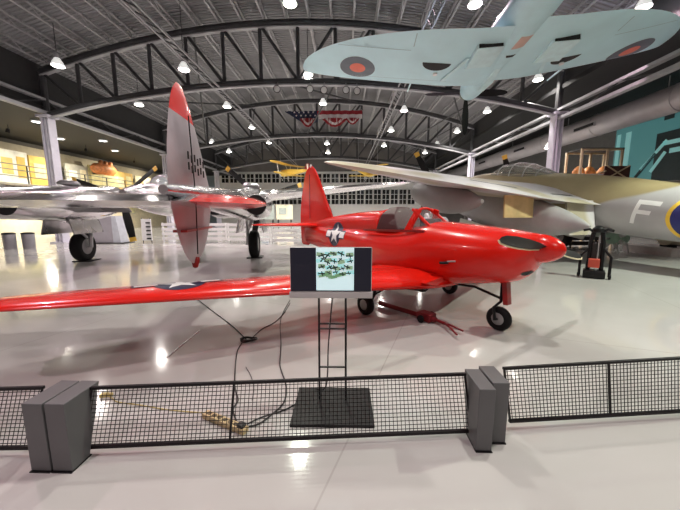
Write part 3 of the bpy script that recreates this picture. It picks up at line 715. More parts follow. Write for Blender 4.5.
# ------------------------------------------------------------------ pale blue fighter hung from the roof
def hung_fighter():
    loc = V((4.742, 10.617, 6.501))
    t = thing('hanging_blue_fighter', 'pale blue elliptical-wing fighter hanging from the roof, seen from below', 'aircraft', loc)
    t.rotation_euler = (M.Rotation(rad(87.5), 3, 'Z') @ M.Rotation(rad(3.6), 3, 'Y') @ M.Rotation(rad(-3.2), 3, 'X')).to_euler()
    tab = [(2.15, .20, -.42, .26), (2.0, .26, -.50, .34), (1.6, .36, -.56, .40), (.6, .46, -.60, .46), (-.6, .50, -.60, .54), (-1.8, .46, -.54, .56), (-3.2, .36, -.42, .52), (-4.8, .24, -.18, .26), (-6.2, .14, .0, .06)]
    fus = body(tab, 4, 36, 2.1).build('fuselage', spit_f, t, True)
    MB().lathe([(.29, 0), (.27, .14), (.19, .36), (.09, .52), (.01, .58)], (2.13, 0, -.10), (1, 0, 0), 24).build('spinner', mat('dark_green_spinner', (.05, .09, .05), .4), t, True)
    for k in range(4):
        ang = rad(-3+90*k); st = []
        for q, ch in ((.15, .12), (.4, .2), (.8, .27), (1.2, .25), (1.5, .17), (1.62, .05)):
            a = rad(60-28*q/1.6); al = V((0, sin(ang), cos(ang))); pe = V((0, cos(ang), -sin(ang)))
            st.append([tuple(V((2.32, 0, -.1))+al*q+pe*(u*ch*cos(a))+V((1, 0, 0))*(-u*ch*sin(a)+v*ch)) for u, v in ((.5, 0), (.2, .06), (-.2, .06), (-.5, 0), (-.2, -.04), (.2, -.04))])
        MB().loft(st).build('propeller_blade', blade_m, t, True)
    # elliptical wings with straight-ish leading edge
    for s in (-1, 1):
        half = 6.2 if s > 0 else 5.3
        def chord(y): return 3.0*math.sqrt(max(0, 1-(y/half)**2.2))
        st = []
        for k in range(17):
            y = half*(1-(1-k/16)**1.8) if k < 16 else half*.9985
            c = max(.08, chord(y)); st.append((y, (.78 if s > 0 else .55)*(.35+.65*chord(y)/3.0), c, -.42+max(0, y-1.0)*(.135 if s > 0 else .10), 1.1))
        wg = foil(st, False, s).build('wing', sky_blue, t, True)
        wt = bvh(wg)
        dn = (0, 0, -1)
        u = (0, 1, 0); v = (-1, 0, 0)     # u x v = +z ; from below use u,-v
        U = (0, 1, 0); W = (1, 0, 0)      # (0,1,0)x(1,0,0) = -z
        r0 = decal('roundel', grey_disc, wt, [circ(.56, 44)], (-.25 if s > 0 else -.1, 4.35 if s > 0 else -4.15, 0), U, W, t, .08, .004)
        decal('roundel_centre', orange_red, wt, [circ(.25, 32)], (-.25 if s > 0 else -.1, 4.35 if s > 0 else -4.15, 0), U, W, r0, .08, .009)
        # wheel well
        wl = [(.34*cos(pi*k/16), .20*sin(pi*k/16)) for k in range(17)]
        wl = [(a*1.25-.0, b*1.9-.16) for a, b in wl]
        decal('wheel_well', dark_in, wt, [[(a*s, b) for a, b in wl] if s > 0 else [(a*s, b) for a, b in reversed(wl)]], (-.62 if s > 0 else -.45, s*1.95, 0), U, W, t, .08, .006)
        dd = MB().lathe([(.07, -.01), (.07, .03), (.02, .04)], (-.40, s*1.92, -.56), (0, 0, -1), 14).build('wheel_disc', white_p, t, True)
        # flap, aileron and panel lines
        ln = [[(a0, b0), (a1, b0), (a1, b1), (a0, b1)] for a0, b0, a1, b1 in ((-.012, -1.2, .012, -.85),)]
        decal('aileron_gap', sky_line, wt, [[(-.012, -.45), (.012, -.45), (.012, .05), (-.012, .05)]], (-1.45, s*2.75, 0), U, W, t, .1, .004)
        decal('aileron_line', sky_line, wt, [[(-1.1, -.009), (1.1, -.009), (1.1, .009), (-1.1, .009)]], (-1.25, s*3.9, 0), U, W, t, .1, .004)
        decal('panel_line', sky_line, wt, [[(-1.6, -.008), (1.6, -.008), (1.6, .008), (-1.6, .008)]], (.22, s*3.0, 0), U, W, t, .1, .004)
        # radiator box
        rb = MB().loft([[(-.45, s*1.0-.3+q[0]*.34, -.42+q[1]*.05-.04) for q in ((-1, 1), (1, 1), (1, -1), (-1, -1))], [(-.7, s*1.0-.3+q[0]*.36, -.46+q[1]*.13-.04) for q in ((-1, 1), (1, 1), (1, -1), (-1, -1))], [(-1.6, s*1.0-.3+q[0]*.36, -.42+q[1]*.13-.02) for q in ((-1, 1), (1, 1), (1, -1), (-1, -1))]]).build('radiator', sky_pale, t)
        MB().box((-1.61, s*1.0-.3, -.47), (.03, .64, .17)).build('radiator_exit', dark_in, rb)
        # cannon barrel
        MB().tube([(.5, s*2.5, -.31), (1.25, s*2.5, -.31)], .035, 8, .025).build('cannon_barrel', sky_pale, t, True)
        MB().box((-.5, s*1.35, -.545), (1.3, .10, .03), M.Rotation(s*.35, 3, 'Z')).build('gear_leg_door', sky_pale, t)
        foil([(0, -4.9, 1.0, .10, .8), (.9, -5.05, .8, .10, .8), (1.5, -5.3, .4, .10, .6)], False, s).build('tailplane', sky_blue, t, True)
    foil([(.1, -5.1, 1.1, 0, .8), (.7, -5.3, .95, 0, .8), (1.3, -5.7, .5, 0, .6)], True).build('fin', spit_f, t, True)
    decal('belly_stain', sal, fus, [[(-.22, -.12), (.20, -.16), (.24, .34), (-.16, .30)]], (-1.75, -.15, 0), (0, 1, 0), (1, 0, 0), t, .08, .004)
    decal('air_intake', dark_in, fus, [[(-.14, -.05), (.14, -.05), (.10, .06), (-.10, .06)]], (-1.1, -.05, 0), (0, 1, 0), (1, 0, 0), t, .08, .004)
    MB().loft([[(.9, -.12, -.58), (.9, .12, -.58), (.9, .1, -.66), (.9, -.1, -.66)], [(.2, -.14, -.58), (.2, .14, -.58), (.2, .12, -.70), (.2, -.12, -.70)], [(-.6, -.08, -.56), (-.6, .08, -.56), (-.6, .06, -.58), (-.6, -.06, -.58)]]).build('carburettor_scoop', sky_pale, t, True)
    MB().loft([arch4(x, hw, tp) for x, hw, tp in ((.3, .25, .5), (-.2, .28, .78), (-1.0, .27, .80), (-1.8, .15, .5))], False, False, False).build('canopy', glass('blue_canopy_glass', (.5, .6, .62), .04, .3), t, True)
    # cables to the roof
    Rm = t.rotation_euler.to_matrix(); inv = Rm.inverted()
    for p in ((.2, 1.9, -.1), (.2, -1.9, -.1), (-4.6, 0, .2)):
        wp = Rm @ V(p)+loc; top = V((wp.x, wp.y, z_top(wp.x)+.1))
        MB().tube([p, tuple(inv @ (top-loc))], .012, 6).build('hanging_cable', steel, t)
    return t
def arch4(x, hw, top, base=.40, n=12): return [(x, hw*cos(pi*k/n), base+(top-base)*sin(pi*k/n)**.8) for k in range(n+1)]
hung_fighter()
# ------------------------------------------------------------------ barriers in front
def barrier(label, c, stan=(), grp='mesh barriers'):
    """panel leaning back; corners bottom-left, bottom-right, top-left, top-right"""
    o = V((c[0].x, c[0].y, 0)); bl, br, tl_, tr = [k-o for k in c]
    t = thing('mesh_barrier', label, 'barrier', o, 0, grp)
    P = lambda u, v: (bl*(1-u)+br*u)*(1-v)+(tl_*(1-u)+tr*u)*v
    MB().bar(P(0, 1), P(1, 1), .020, .020).build('top_rail', mesh_m, t, bev=.003)
    MB().bar(P(0, 0), P(1, 0), .022, .022).build('bottom_rail', mesh_m, t, bev=.003)
    for u in (.004, .996)+tuple(stan): MB().bar(P(u, 0), P(u, 1), .012, .012).build('upright', mesh_m, t)
    w = MB(); L = (br-bl).length; H = (tl_-bl).length; n = int(L/.0268); rr = int(H/.0268)
    for i in range(1, n): w.bar(P(i/n, 0), P(i/n, 1), .0032, .0032)
    for k in range(1, rr): w.bar(P(0, k/rr)+V((0, .003, 0)), P(1, k/rr)+V((0, .003, 0)), .0032, .0032)
    w.build('wire_mesh', mesh_m, t)
    return t
barrier('low black wire-mesh barrier between the two grey post pairs, in front of screen', [at(81, 447, z=.045), at(472.5, 430.5, z=.045), at(90.5, 388, z=.42), at(466, 374, z=.42)], (.363,))
k1, k2, k3, k4 = at(509, 421, z=.05), at(690, 410.5, z=.05), at(503, 368.5, z=.43), at(690, 357.5, z=.43)
barrier('low black wire-mesh barrier running off to the right edge', [k1, k1+(k2-k1)*1.35, k3, k3+(k4-k3)*1.35], (.405,))
k1, k2, k3, k4 = at(-12, 448, z=.045), at(33, 447.3, z=.045), at(-6, 389, z=.42), at(44, 387.5, z=.42)
barrier('low black wire-mesh barrier at the left edge', [k2+(k1-k2)*8, k2, k4+(k3-k4)*7.2, k4], ())
def post(label, fl, w, D, H, Db, ang):
    t = MB()
    prof = [(0, .006), (Db, .006), (D, H), (0, H)]
    t.prism(prof, lambda u, v, s: (s+w/2, u, v), w)
    o = t.build('barrier_post', grey_post, None, bev=.004); o.location = (fl[0], fl[1], 0); o.rotation_euler = (0, 0, ang)
    tag(o, label, 'post', 'grey barrier posts')
    MB().box((w/2, Db*.5+.0, .003), (w+.004, Db+.02, .006)).build('base_plate', blackp, o)
    return o
post('grey slab barrier post at left, outer one of its pair', (-1.834, 1.535), .120, .245, .430, .12, rad(-1))
post('grey slab barrier post at left, inner one beside the wide mesh panel', (-1.704, 1.535), .118, .245, .430, .12, rad(-1))
post('grey slab barrier post at right, nearer one beside the wide mesh panel', (.832, 1.727), .100, .25, .425, .17, rad(-1))
post('grey slab barrier post at right, set back beside the right mesh panel', (.948, 1.80), .108, .22, .425, .15, rad(-1))

# ------------------------------------------------------------------ screen on its stand
t = thing('display_screen', 'black screen showing a pale page of small aircraft pictures, on thin legs', 'screen', (-.098, 2.215, 0))
x0, x1, zb, zt = -.318, .302, .90, 1.245
MB().box(((x0+x1)/2, .03, (zb+zt)/2-.01), (x1-x0, .035, zt-zb+.02)).build('casing', silver_pl, t, bev=.006)
MB().box(((x0+x1)/2, .006, zb-.018), (x1-x0+.012, .02, .048)).build('bezel', silver_pl, t, bev=.004)
MB().box(((x0+x1)/2, .010, (zb+zt)/2+.005), (x1-x0-.012, .008, zt-zb-.012)).build('screen', emit('screen_black', (.005, .006, .018), .3), t)
MB().box((-.004, .003, zb-.018), (.10, .006, .014)).build('badge', mat('silver_badge', (.7, .7, .7), .3), t)
pw = .284; pcx = .024
MB().box((pcx, .0045, (zb+zt)/2+.008), (pw, .003, zt-zb-.02)).build('page', emit('screen_page', (.66, .90, .93), .78), t)
pg_d = emit('screen_dark_ink', (.03, .06, .05), .15); pg_g = emit('screen_green_ink', (.30, .47, .30), .5); pg_b = emit('screen_teal_ink', (.35, .68, .66), .6)
random.seed(3)
pd, pgn, pbl = MB(), MB(), MB()
def qd(mb, cx, cz, w, h, a):
    c, s = cos(a), sin(a); mb.add([(cx+u*w*c-v*h*s, .0022, cz+u*w*s+v*h*c) for u, v in ((-.5, -.5), (.5, -.5), (.5, .5), (-.5, .5))], [(0, 1, 2, 3)])
def plane_icon(mb, cx, cz, s, a):
    qd(mb, cx, cz, s, s*.20, a); qd(mb, cx+.1*s*cos(a), cz+.1*s*sin(a), s*.16, s*.75, a+.25); qd(mb, cx-.42*s*cos(a), cz-.42*s*sin(a), s*.1, s*.32, a+.2)
for r in range(4):
    for c in range(5):
        cx = pcx-.105+c*.052+random.uniform(-.012, .012); cz = zt-.052-r*.048+random.uniform(-.01, .01)
        qd(pbl if (r+c) % 2 else pgn, cx, cz, .055, .030, random.uniform(-.3, .3))
for r in range(4):
    for c in range(5):
        cx = pcx-.105+c*.052+random.uniform(-.014, .014); cz = zt-.052-r*.048+random.uniform(-.012, .012)
        plane_icon(pd, cx, cz, random.uniform(.035, .06), random.uniform(-.5, .9))
for k in range(9): qd(pgn, pcx-.10+k*.018, zt-.215+.012*sin(k), .05, .02, .2)
for mbx, mm, nm, dy in ((pgn, pg_g, 'picture_green', .0004), (pbl, pg_b, 'picture_teal', .0008), (pd, pg_d, 'picture_dark', 0)):
    o = mbx.build(nm, mm, t); o.location = (0, dy, 0)
st = thing('screen_stand', 'thin black steel stand with three rungs on a black floor plate, under the screen', 'stand', (-.098, 2.215, 0))
MB().box((.01, -.06, .011), (.60, .46, .022)).build('base_plate', mat('black_floor_plate', (.007, .007, .0075), .5, spec=.3), st, bev=.003)
for dx in (-.102, .108):
    MB().tube([(dx, 0, .022), (dx*.99, 0, .30), (dx*.98, .01, .885)], .0085, 8).build('leg', blackp, st, True)
for z in (.615, .655, .30):
    MB().bar((-.103, 0, z), (.108, 0, z), .012, .010).build('rung', blackp, st)
MB().box((0, .035, .95), (.28, .016, .16)).build('mount_plate', blackp, st)

# ------------------------------------------------------------------ floor clutter
def lie(pts, z=.008):
    out = []
    P = [at(px, py, z=z) for px, py in pts]
    rows = [(p.x, p.y, p.z) for p in P]
    return spline(rows, 6)
def cord(name, m, pts, r, label, cat='cable', group=None, tail=None):
    pp = lie(pts, r+.001)
    if tail: pp = pp+spline([pp[-1]]+tail, 5)[1:]
    return tag(MB().tube(pp, r, 7).build(name, m, None, True), label, cat, group)
cord('extension_cord', plug_y, [(103, 394), (112, 398), (118, 402), (140, 405), (170, 410), (207, 413)], .0042, 'yellowish extension cord running to the tan power strip')
k = MB()
P0 = at(104, 395, z=.018)
k.box(P0, (.06, .03, .03), M.Rotation(.4, 3, 'Z')); k.box(P0+V((.05, .01, 0)), (.03, .025, .025), M.Rotation(-.5, 3, 'Z'))
tag(k.build('cord_plug', plug_y, None, bev=.003), 'small yellow plug lying at the far end of the extension cord', 'plug')
a, b = at(205, 414, z=.02), at(246, 431, z=.02); L = (b-a).length
ps = thing('power_strip', 'tan power strip on the floor behind the mesh barrier', 'power strip', (a+b)/2-V((0, 0, .02)), math.atan2(b.y-a.y, b.x-a.x))
MB().box((0, 0, .021), (L, .055, .040)).build('strip_housing', tan, ps, bev=.005)
for i in range(6): MB().box((-L*.38+L*.13*i, 0, .0425), (.032, .026, .003)).build('socket', mat('socket_dark', (.12, .09, .05), .5) if i == 0 else bpy.data.materials['socket_dark'], ps)
MB().box((L*.40, 0, .052), (.05, .045, .025)).build('plug', plug_b, ps, bev=.004)
cord('black_power_cord', plug_b, [(197, 299), (214, 312), (230, 324), (241, 334), (246, 339)], .007, 'black cord running from under the red wing to the cable knot')
cord('black_power_cord', plug_b, [(242, 343), (237, 352), (235, 372), (235, 388), (238, 400), (233, 410), (238, 424)], .006, 'black cord running from the cable knot down to the power strip')
cord('black_power_cord', plug_b, [(252, 338), (262, 329), (275, 322), (284, 313), (290, 303)], .006, 'black cord running from the cable knot up behind the screen')
cord('black_power_cord', plug_b, [(290, 300), (281, 318), (281, 345), (280, 365), (286, 385), (284, 402), (271, 415), (258, 424), (244, 427)], .006, 'black cord looping left of the screen stand to the power strip')
cord('thin_grey_cord', mat('cord_grey', (.16, .15, .15), .5), [(246, 367), (251, 376), (254, 388), (252, 400)], .004, 'short thin grey cord end lying between two black cords')
cord('screen_cable', plug_b, [(247, 424), (262, 417), (284, 410), (300, 401), (314, 388)], .0055, 'black cable hanging from the screen between the stand legs to the power strip', tail=[(-.15, 2.24, .12), (-.13, 2.25, .45), (-.11, 2.25, .70), (-.09, 2.245, .90)])
kn = MB(); c = at(247, 340, z=.012)
for i in range(3):
    kn.tube([(c.x+(.075+.012*i)*cos(2*pi*q/24)*1.0+.01*i, c.y+(.06-.008*i)*sin(2*pi*q/24), .012+.010*i+.004*sin(q)) for q in range(25)], .006, 6)
tag(kn.build('coiled_cable', plug_b, None, True), 'small black coil of cable on the floor under the red wing', 'cable')
a, b = at(167, 357, z=.008), at(200, 330, z=.008)
tag(MB().tube([a, b], .006, 8).build('metal_rod', steel, None, True), 'thin straight metal rod lying on the floor below the silver fin', 'rod')
# tow bar
a, b, c1, c2 = at(372, 302, z=.055), at(436, 320, z=.055), at(463, 331, z=.055), at(457, 335, z=.055)
maroon = mat('tow_bar_maroon', (.16, .008, .012), .45)
tb = thing('tow_bar', 'dark red tow bar lying on the floor beside the near main wheel', 'tow bar', (b.x, b.y, 0))
o = V((b.x, b.y, 0)); mid = b+(c1-b)*.35
MB().tube([a-o+V((0.12, -.05, 0)), b-o], .035, 10).build('bar', maroon, tb, True)
MB().box(b-o+V((-.10, .12, .012)), (.22, .16, .11), M.Rotation(-.9, 3, 'Z')).build('axle_box', maroon, tb, bev=.01)
MB().tube([b-o, mid-o], .02, 8).build('neck', maroon, tb, True)
for e in (c1, c2):
    MB().tube([mid-o, mid-o+(e-mid)*.3+V((0, .0, .01)), e-o], .012, 8).build('prong', maroon, tb, True)
for s in (-1, 1):
    MB().lathe([(.02, -.02), (.05, -.015), (.055, 0), (.05, .015), (.02, .02)], b-o+V((-.10+s*.10, .12+s*.08, 0)), (.8, .6, 0), 16).build('tow_wheel', black, tb, True)

# ------------------------------------------------------------------ black stand by the bomber
t = thing('bomb_hoist', 'tall black wheeled hoist with a red box, standing beside the bomber code letter', 'hoist', (5.81, 6.98, 0), rad(-38))
MB().box((0, 0, .10), (.40, .34, .17)).build('base', blackp, t, bev=.02)
for s in (-1, 1):
    MB().tube([(s*.12, .02, .15), (s*.11, .02, .8), (s*.07, .02, 1.12)], .045, 8).build('column', blackp, t, True)
    MB().tube([(s*.27, -.05, .05), (s*.27, -.03, .5), (s*.14, 0, .68)], .028, 8).build('side_leg', blackp, t, True)
    wheel(t, (s*.28, -.05, .06), .06, .05, (1, 0, 0), 'caster')
    MB().tube([(s*.05, 0, 1.05), (s*.16, -.02, 1.13), (s*.27, -.02, 1.10)], .03, 8).build('hook_arm', blackp, t, True)
MB().box((-.02, -.12, .36), (.20, .14, .20)).build('red_box', mat('hoist_red', (.5, .07, .04), .45), t, bev=.01)
MB().box((0, .02, .55), (.16, .12, .55)).build('hoist_body', mat('hoist_dark', (.012, .009, .009), .45), t, bev=.02)
MB().lathe([(.02, 0), (.10, .02), (.11, .10), (.05, .16)], (0, 0, 1.05), (0, 0, 1), 16).build('head', blackp, t, True)
MB().tube([(.03, -.09, .18), (.03, -.09, 1.0)], .014, 6).build('lift_chain', steel, t)
MB().box((0, -.03, 1.10), (.05, .05, .07)).build('pale_knob', white_p, t, bev=.01)

# ------------------------------------------------------------------ left side: kiosk, bins, balcony exhibits
k = thing('information_kiosk', 'lavender-grey box kiosk standing on the floor beyond the silver fighter', 'kiosk', (-11.75, 14.95, 0))
kg = mat('kiosk_grey', (.42, .40, .45), .5, var=.04); kl = mat('kiosk_light', (.58, .62, .68), .5)
MB().loft([[(-.80, -.3, .04), (.25, -.3, .04), (.25, -.3, 1.36), (-.80, -.3, 1.36)], [(-.80, .4, .04), (.25, .4, .04), (.25, .4, 1.36), (-.80, .4, 1.36)]]).build('cabinet', kg, k, bev=.01)
MB().loft([[(.25, -.28, .04), (.60, -.24, .04), (.44, -.24, 1.34), (.25, -.28, 1.34)], [(.25, .3, .04), (.60, .3, .04), (.44, .3, 1.34), (.25, .3, 1.34)]]).build('side_panel', kl, k)
MB().box((0, 0, .02), (1.7, .8, .04)).build('plinth', blackp, k)
for i, (x, y, lb) in enumerate(((-14.05, 12.3, 'grey cylindrical bin at left edge, left one of two'), (-13.45, 12.5, 'grey cylindrical bin at left edge, right one of two'))):
    b = thing('litter_bin', lb, 'bin', (x, y, 0), 0, 'grey bins')
    MB().lathe([(.20, 0), (.20, .02), (.21, .62), (.20, .64)], (0, 0, 0), (0, 0, 1), 20).build('drum', mat('bin_grey', (.30, .30, .32), .4, .3) if i == 0 else bpy.data.materials['bin_grey'], b, True)
    MB().lathe([(.215, .62), (.22, .66), (.14, .69), (.13, .66)], (0, 0, 0), (0, 0, 1), 20).build('lid', blackp, b, True)
lad = thing('paper_stand', 'white wire display stand with dark rows beneath the silver tailplane', 'stand', (-10.2, 15.3, 0))
MB().box((0, 0, .65), (.50, .06, 1.1)).build('panel', white_p, lad)
for s in (-1, 1): MB().bar((s*.22, 0, 0), (s*.22, 0, 1.25), .03).build('leg', blackp, lad)
for z in (.2, .4, .6, .8, 1.0): MB().box((.12, -.05, z), (.22, .03, .07)).build('leaflet_row', blackp, lad)
def low_fence(x, y, L, label, rz=0):
    t = thing('white_rail_barrier', label, 'barrier', (x, y, 0), rz, 'white rail barriers')
    for z in (.18, .42, .66, .90): MB().box((L/2, 0, z), (L, .04, .14)).build('rail', white_p, t)
    for u in (.04, L/2, L-.04): MB().box((u, .04, .5), (.07, .05, 1.0)).build('post', white_p, t)
low_fence(-9.6, 15.6, 3.4, 'white low rail barrier beyond the fin, left of the right main wheel')
low_fence(-6.0, 15.2, 2.2, 'white low rail barrier just left of the right main wheel')
low_fence(-3.6, 14.6, 2.3, 'white low rail barrier just right of the right main wheel')
low_fence(-1.2, 14.6, 1.9, 'white low rail barrier behind the red tail')
# left balcony
struct(MB().box((-20.4, 17.5, 3.05), (3.2, 45, .3)).build('balcony_floor', mat('balcony_edge', (.55, .52, .45), .6)))
struct(MB().box((-21.9, 17.5, 1.45), (.2, 45, 2.9)).build('wall_left_lower', mat('cream_wall', (.78, .70, .50), .6)))
struct(MB().box((-21.9, 17.5, 4.6), (.2, 45, 2.8)).build('wall_left_balcony', mat('balcony_wall', (.42, .38, .30), .6)))
br = MB()
for z in (4.25, 3.95, 3.6): br.bar((-18.85, -4, z), (-18.85, 39, z), .05)
r = struct(br.build('balcony_railing', mat('rail_green_grey', (.20, .21, .19), .5)))
for y in range(-4, 40, 2): MB().bar((-18.85, y, 3.2), (-18.85, y, 4.25), .05).build('baluster', truss_m, r)
ex = [('cream', (.80, .74, .56)), ('ochre', (.70, .48, .12)), ('pale_yellow', (.82, .76, .44)), ('grey', (.45, .45, .42)), ('white', (.82, .82, .78)), ('amber', (.75, .52, .18))]
exm = [mat('exhibit_'+n, c, .6, var=.15, scale=2.5) for n, c in ex]
seq = [(12.2, 1.9, 2.1, 4), (14.4, 2.0, 2.2, 0), (16.7, 2.2, 1.9, 3), (19.2, 1.8, 2.2, 4), (21.3, 2.2, 2.1, 1), (23.8, 2.0, 2.0, 3), (26.1, 2.4, 2.2, 2), (28.8, 2.4, 2.1, 5), (31.6, 2.4, 2.0, 0)]
names = ['leftmost white', 'cream second from left', 'grey-tinted third from left', 'white one left of the steel column', 'ochre one at the steel column', 'grey one right of the steel column', 'pale yellow one above the dark propeller blade', 'amber one below the orange engine', 'cream farthest one']
for (y, L, h, mi), nm in zip(seq, names):
    b = thing('exhibit_board', 'lit exhibit panel on the left balcony, %s' % nm, 'panel', (-21.0, y, 3.2), 0, 'balcony exhibit panels')
    MB().box((0, 0, h/2), (.12, L, h)).build('board', exm[mi], b)
    MB().box((.07, -L*.2, h*.55), (.03, L*.35, h*.45)).build('picture', exm[(mi+1) % 6], b)
    MB().box((.07, L*.26, h*.55), (.03, L*.28, h*.6)).build('text_sheet', exm[(mi+3) % 6], b)
seq2 = [(13.5, .8, 0), (16., .9, 3), (18.2, .8, 0), (20.5, .9, 2), (23., 1., 4), (25.5, .9, 0), (28., 1.0, 1), (30.5, 1.0, 2)]
nm2 = ['leftmost', 'second from left', 'third from left', 'just left of the steel column', 'just right of the steel column', 'under the dark propeller blade', 'third from the far end', 'farthest']
for (y, L, mi), nm in zip(seq2, nm2):
    b = thing('wall_poster', 'framed poster on the cream wall under the left balcony, %s' % nm, 'poster', (-21.78, y, 2.0), 0, 'posters under the balcony')
    MB().box((0.01, 0, 0), (.04, L+.1, 1.1)).build('frame', truss_m if mi == 3 else exm[3], b)
    MB().box((.04, 0, 0), (.02, L, 1.0)).build('sheet', exm[mi], b)
dr = struct(MB().box((-21.75, 17.0, 1.25), (.08, 1.7, 2.5)).build('door_1', blackp)); MB().box((-21.70, 17.6, 1.1), (.05, .05, .3)).build('handle', steel, dr)
en = thing('orange_engine', 'orange and brown engine exhibit on the left balcony, above the yellow panels', 'engine', (-20.2, 25.6, 3.2))
om = mat('engine_orange', (.62, .22, .08), .5, var=.3)
MB().box((0, 0, .7), (.9, 1.7, 1.4)).build('plinth', exm[2], en)
MB().lathe([(.2, -1.2), (.42, -.9), (.5, 0), (.45, .7), (.15, 1.2)], (0, 0, 1.9), (0, 1, 0), 16).build('engine_block', om, en, True)
for q in (-.5, 0, .5): MB().lathe([(.14, .3), (.16, .62), (.10, .7)], (0, q, 1.9), (.3, 0, 1), 12).build('cylinder_head', om, en, True)

# ------------------------------------------------------------------ aisle downlights on the left
for px, py, lb in ((37, 122, 'oval downlight in the dark left aisle ceiling, nearest'), (103, 141, 'oval downlight in the dark left aisle ceiling, right of the column'), (60, 139, 'small downlight in the dark left aisle ceiling, beside the column'), (115, 151, 'small downlight in the dark left aisle ceiling, farthest')):
    p = at(px, py, z=6.24)
    d = thing('downlight', lb, 'light', p, 0, 'aisle downlights')
    MB().lathe([(.26, .06), (.26, 0), (.22, -.01), (.2, .02)], (0, 0, 0), (0, 0, 1), 20).build('trim_ring', white_p, d, True)
    MB().lathe([(.2, 0), (.1, -.01), (.01, -.012)], (0, 0, 0), (0, 0, 1), 20).build('lens', small_lens, d, True)
    light((0, 0, -.05), 130, (1., .93, .8), parent=d)
for y in (12, 17, 22, 27, 32):
    d = thing('track_spotlight', 'small spotlight under the aisle ceiling washing the balcony panels', 'light', (-18.6, y, 5.9), 0, 'balcony spotlights')
    MB().lathe([(.07, .2), (.09, 0), (.08, 0)], (0, 0, 0), (.35, 0, 1), 14).build('can', blackp, d, True)
    MB().tube([(.07, 0, .2), (.07, 0, .4)], .015, 6).build('stem', blackp, d)
    light((-.03, 0, -.04), 180, (1., .88, .64), size=.12, rot=(0, rad(48), 0), parent=d, spread=120)
    l2 = light((-.03, 0, -2.95), 60, (1., .90, .70), size=.3, parent=d, spread=150) if False else None

# ------------------------------------------------------------------ right side: ducts, teal mural, platform
du = MB().tube([(13.5, -6, 5.95), (13.5, 39.5, 6.35)], .55, 24)
dt = struct(du.build('air_duct', duct_m, None, True))
for y in (9, 13, 17, 21, 25, 29, 33):
    MB().lathe([(.555, -.03), (.575, -.03), (.575, .03), (.555, .03)], (13.5, y, 5.95+.4*(y+6)/45.5), (0, 1, .009), 24).build('duct_joint', duct_m, dt, True)
for y in (11.6, 17.3, 23.4, 29.5):
    zc = 5.95+.4*(y+6)/45.5
    g = MB().box((12.955, y, zc-.05), (.08, 1.5, .24)).build('duct_grille', duct_m, dt)
    MB().box((12.92, y, zc-.05), (.03, 1.35, .15)).build('grille_slot', dark_in, dt)
    MB().tube([(13.5, y+2, zc+.5), (13.5, y+2, 7.2)], .02, 6).build('duct_hanger', truss_l, dt)
tl = lambda n, c, s: emit(n, c, s)
teal = emit('teal_glow', (.085, .26, .27), .5); teal_l = emit('teal_glow_light', (.24, .52, .52), .55); teal_d = mat('mural_dark', (.03, .05, .055), .5)
mu = thing('teal_backlit_mural', 'teal backlit mural with dark silhouettes on the right wall', 'mural', (17.438, 17.6, 4.9))
MB().box((0, 0, 0), (.12, 5.6, 4.4)).build('panel', teal, mu)
MB().box((-.07, 1.9, -.3), (.03, .35, 3.6)).build('light_strip', teal_l, mu); MB().box((-.07, 2.55, -.3), (.03, .25, 3.6)).build('light_strip', teal_l, mu)
MB().box((-.07, -1.3, -.55), (.03, 2.9, 3.0)).build('dark_shape', teal_d, mu)
for i, (y, z, L, a) in enumerate(((.2, -.2, 1.9, .75), (.6, -.7, 1.6, .7), (-.1, -.6, 1.2, .6))):
    MB().box((-.10, y, z), (.02, .18, L), M.Rotation(a, 3, 'X')).build('diagonal_bar', teal_l if i != 1 else teal_d, mu)
MB().box((-.10, -.7, .35), (.02, .9, .22)).build('bright_bar', teal_l, mu); MB().box((-.10, -.95, -.1), (.02, .6, .25)).build('bright_bar', teal_l, mu); MB().box((-.10, -.4, 1.75), (.02, .5, .35)).build('dark_bracket', teal_d, mu)
pl = thing('display_platform', 'tall timber-framed platform carrying orange bundles, near the right column', 'platform', (12.3, 15.6, 0))
wood = mat('pale_timber', (.62, .50, .32), .6, var=.15)
for sx in (-.95, 0.25, .95):
    for sy in (-.5, .5): MB().box((sx, sy, 2.28), (.09, .09, 4.56)).build('upright', wood, pl)
for sy in (-.5, .5): MB().box((0, sy, 4.52), (2.0, .09, .10)).build('top_beam', wood, pl)
MB().box((0, 0, 4.56), (2.0, 1.1, .04)).build('roof_board', truss_m, pl)
MB().box((0, 0, 3.0), (2.0, 1.1, .12)).build('deck', wood, pl)
MB().box((.75, -.56, 3.38), (1.2, .05, .7)).build('dark_panel', mat('dark_brown', (.08, .03, .025), .6), pl)
for a0, b0 in (((.2, 3.1), (1.3, 3.75)), ((.2, 3.75), (1.3, 3.1)), ((-.9, 3.1), (.2, 3.5))): MB().bar((a0[0], -.6, a0[1]), (b0[0], -.6, b0[1]), .05).build('brace', wood, pl)
for i, (x, y, r, lb) in enumerate(((-.66, 0, .27, 'left'), (-.06, .1, .28, 'middle'), (.56, 0, .27, 'right'))):
    bb = thing('orange_bundle', 'orange wrapped bundle on the timber platform, %s of three' % lb, 'bundle', (12.3+x, 15.6+y, 3.06), 0, 'orange bundles')
    MB().lathe([(r*.6, 0), (r, .15), (r*.95, .5), (r*.55, .68), (.06, .74)], (0, 0, 0), (0, 0, 1), 14).build('wrap', mat('orange_wrap', (.72, .30, .08), .5, var=.35, scale=5) if i == 0 else bpy.data.materials['orange_wrap'], bb, True)
    MB().lathe([(r+.005, .30), (r+.005, .36)], (0, 0, 0), (0, 0, 1), 14, False).build('tie', white_p, bb, True)
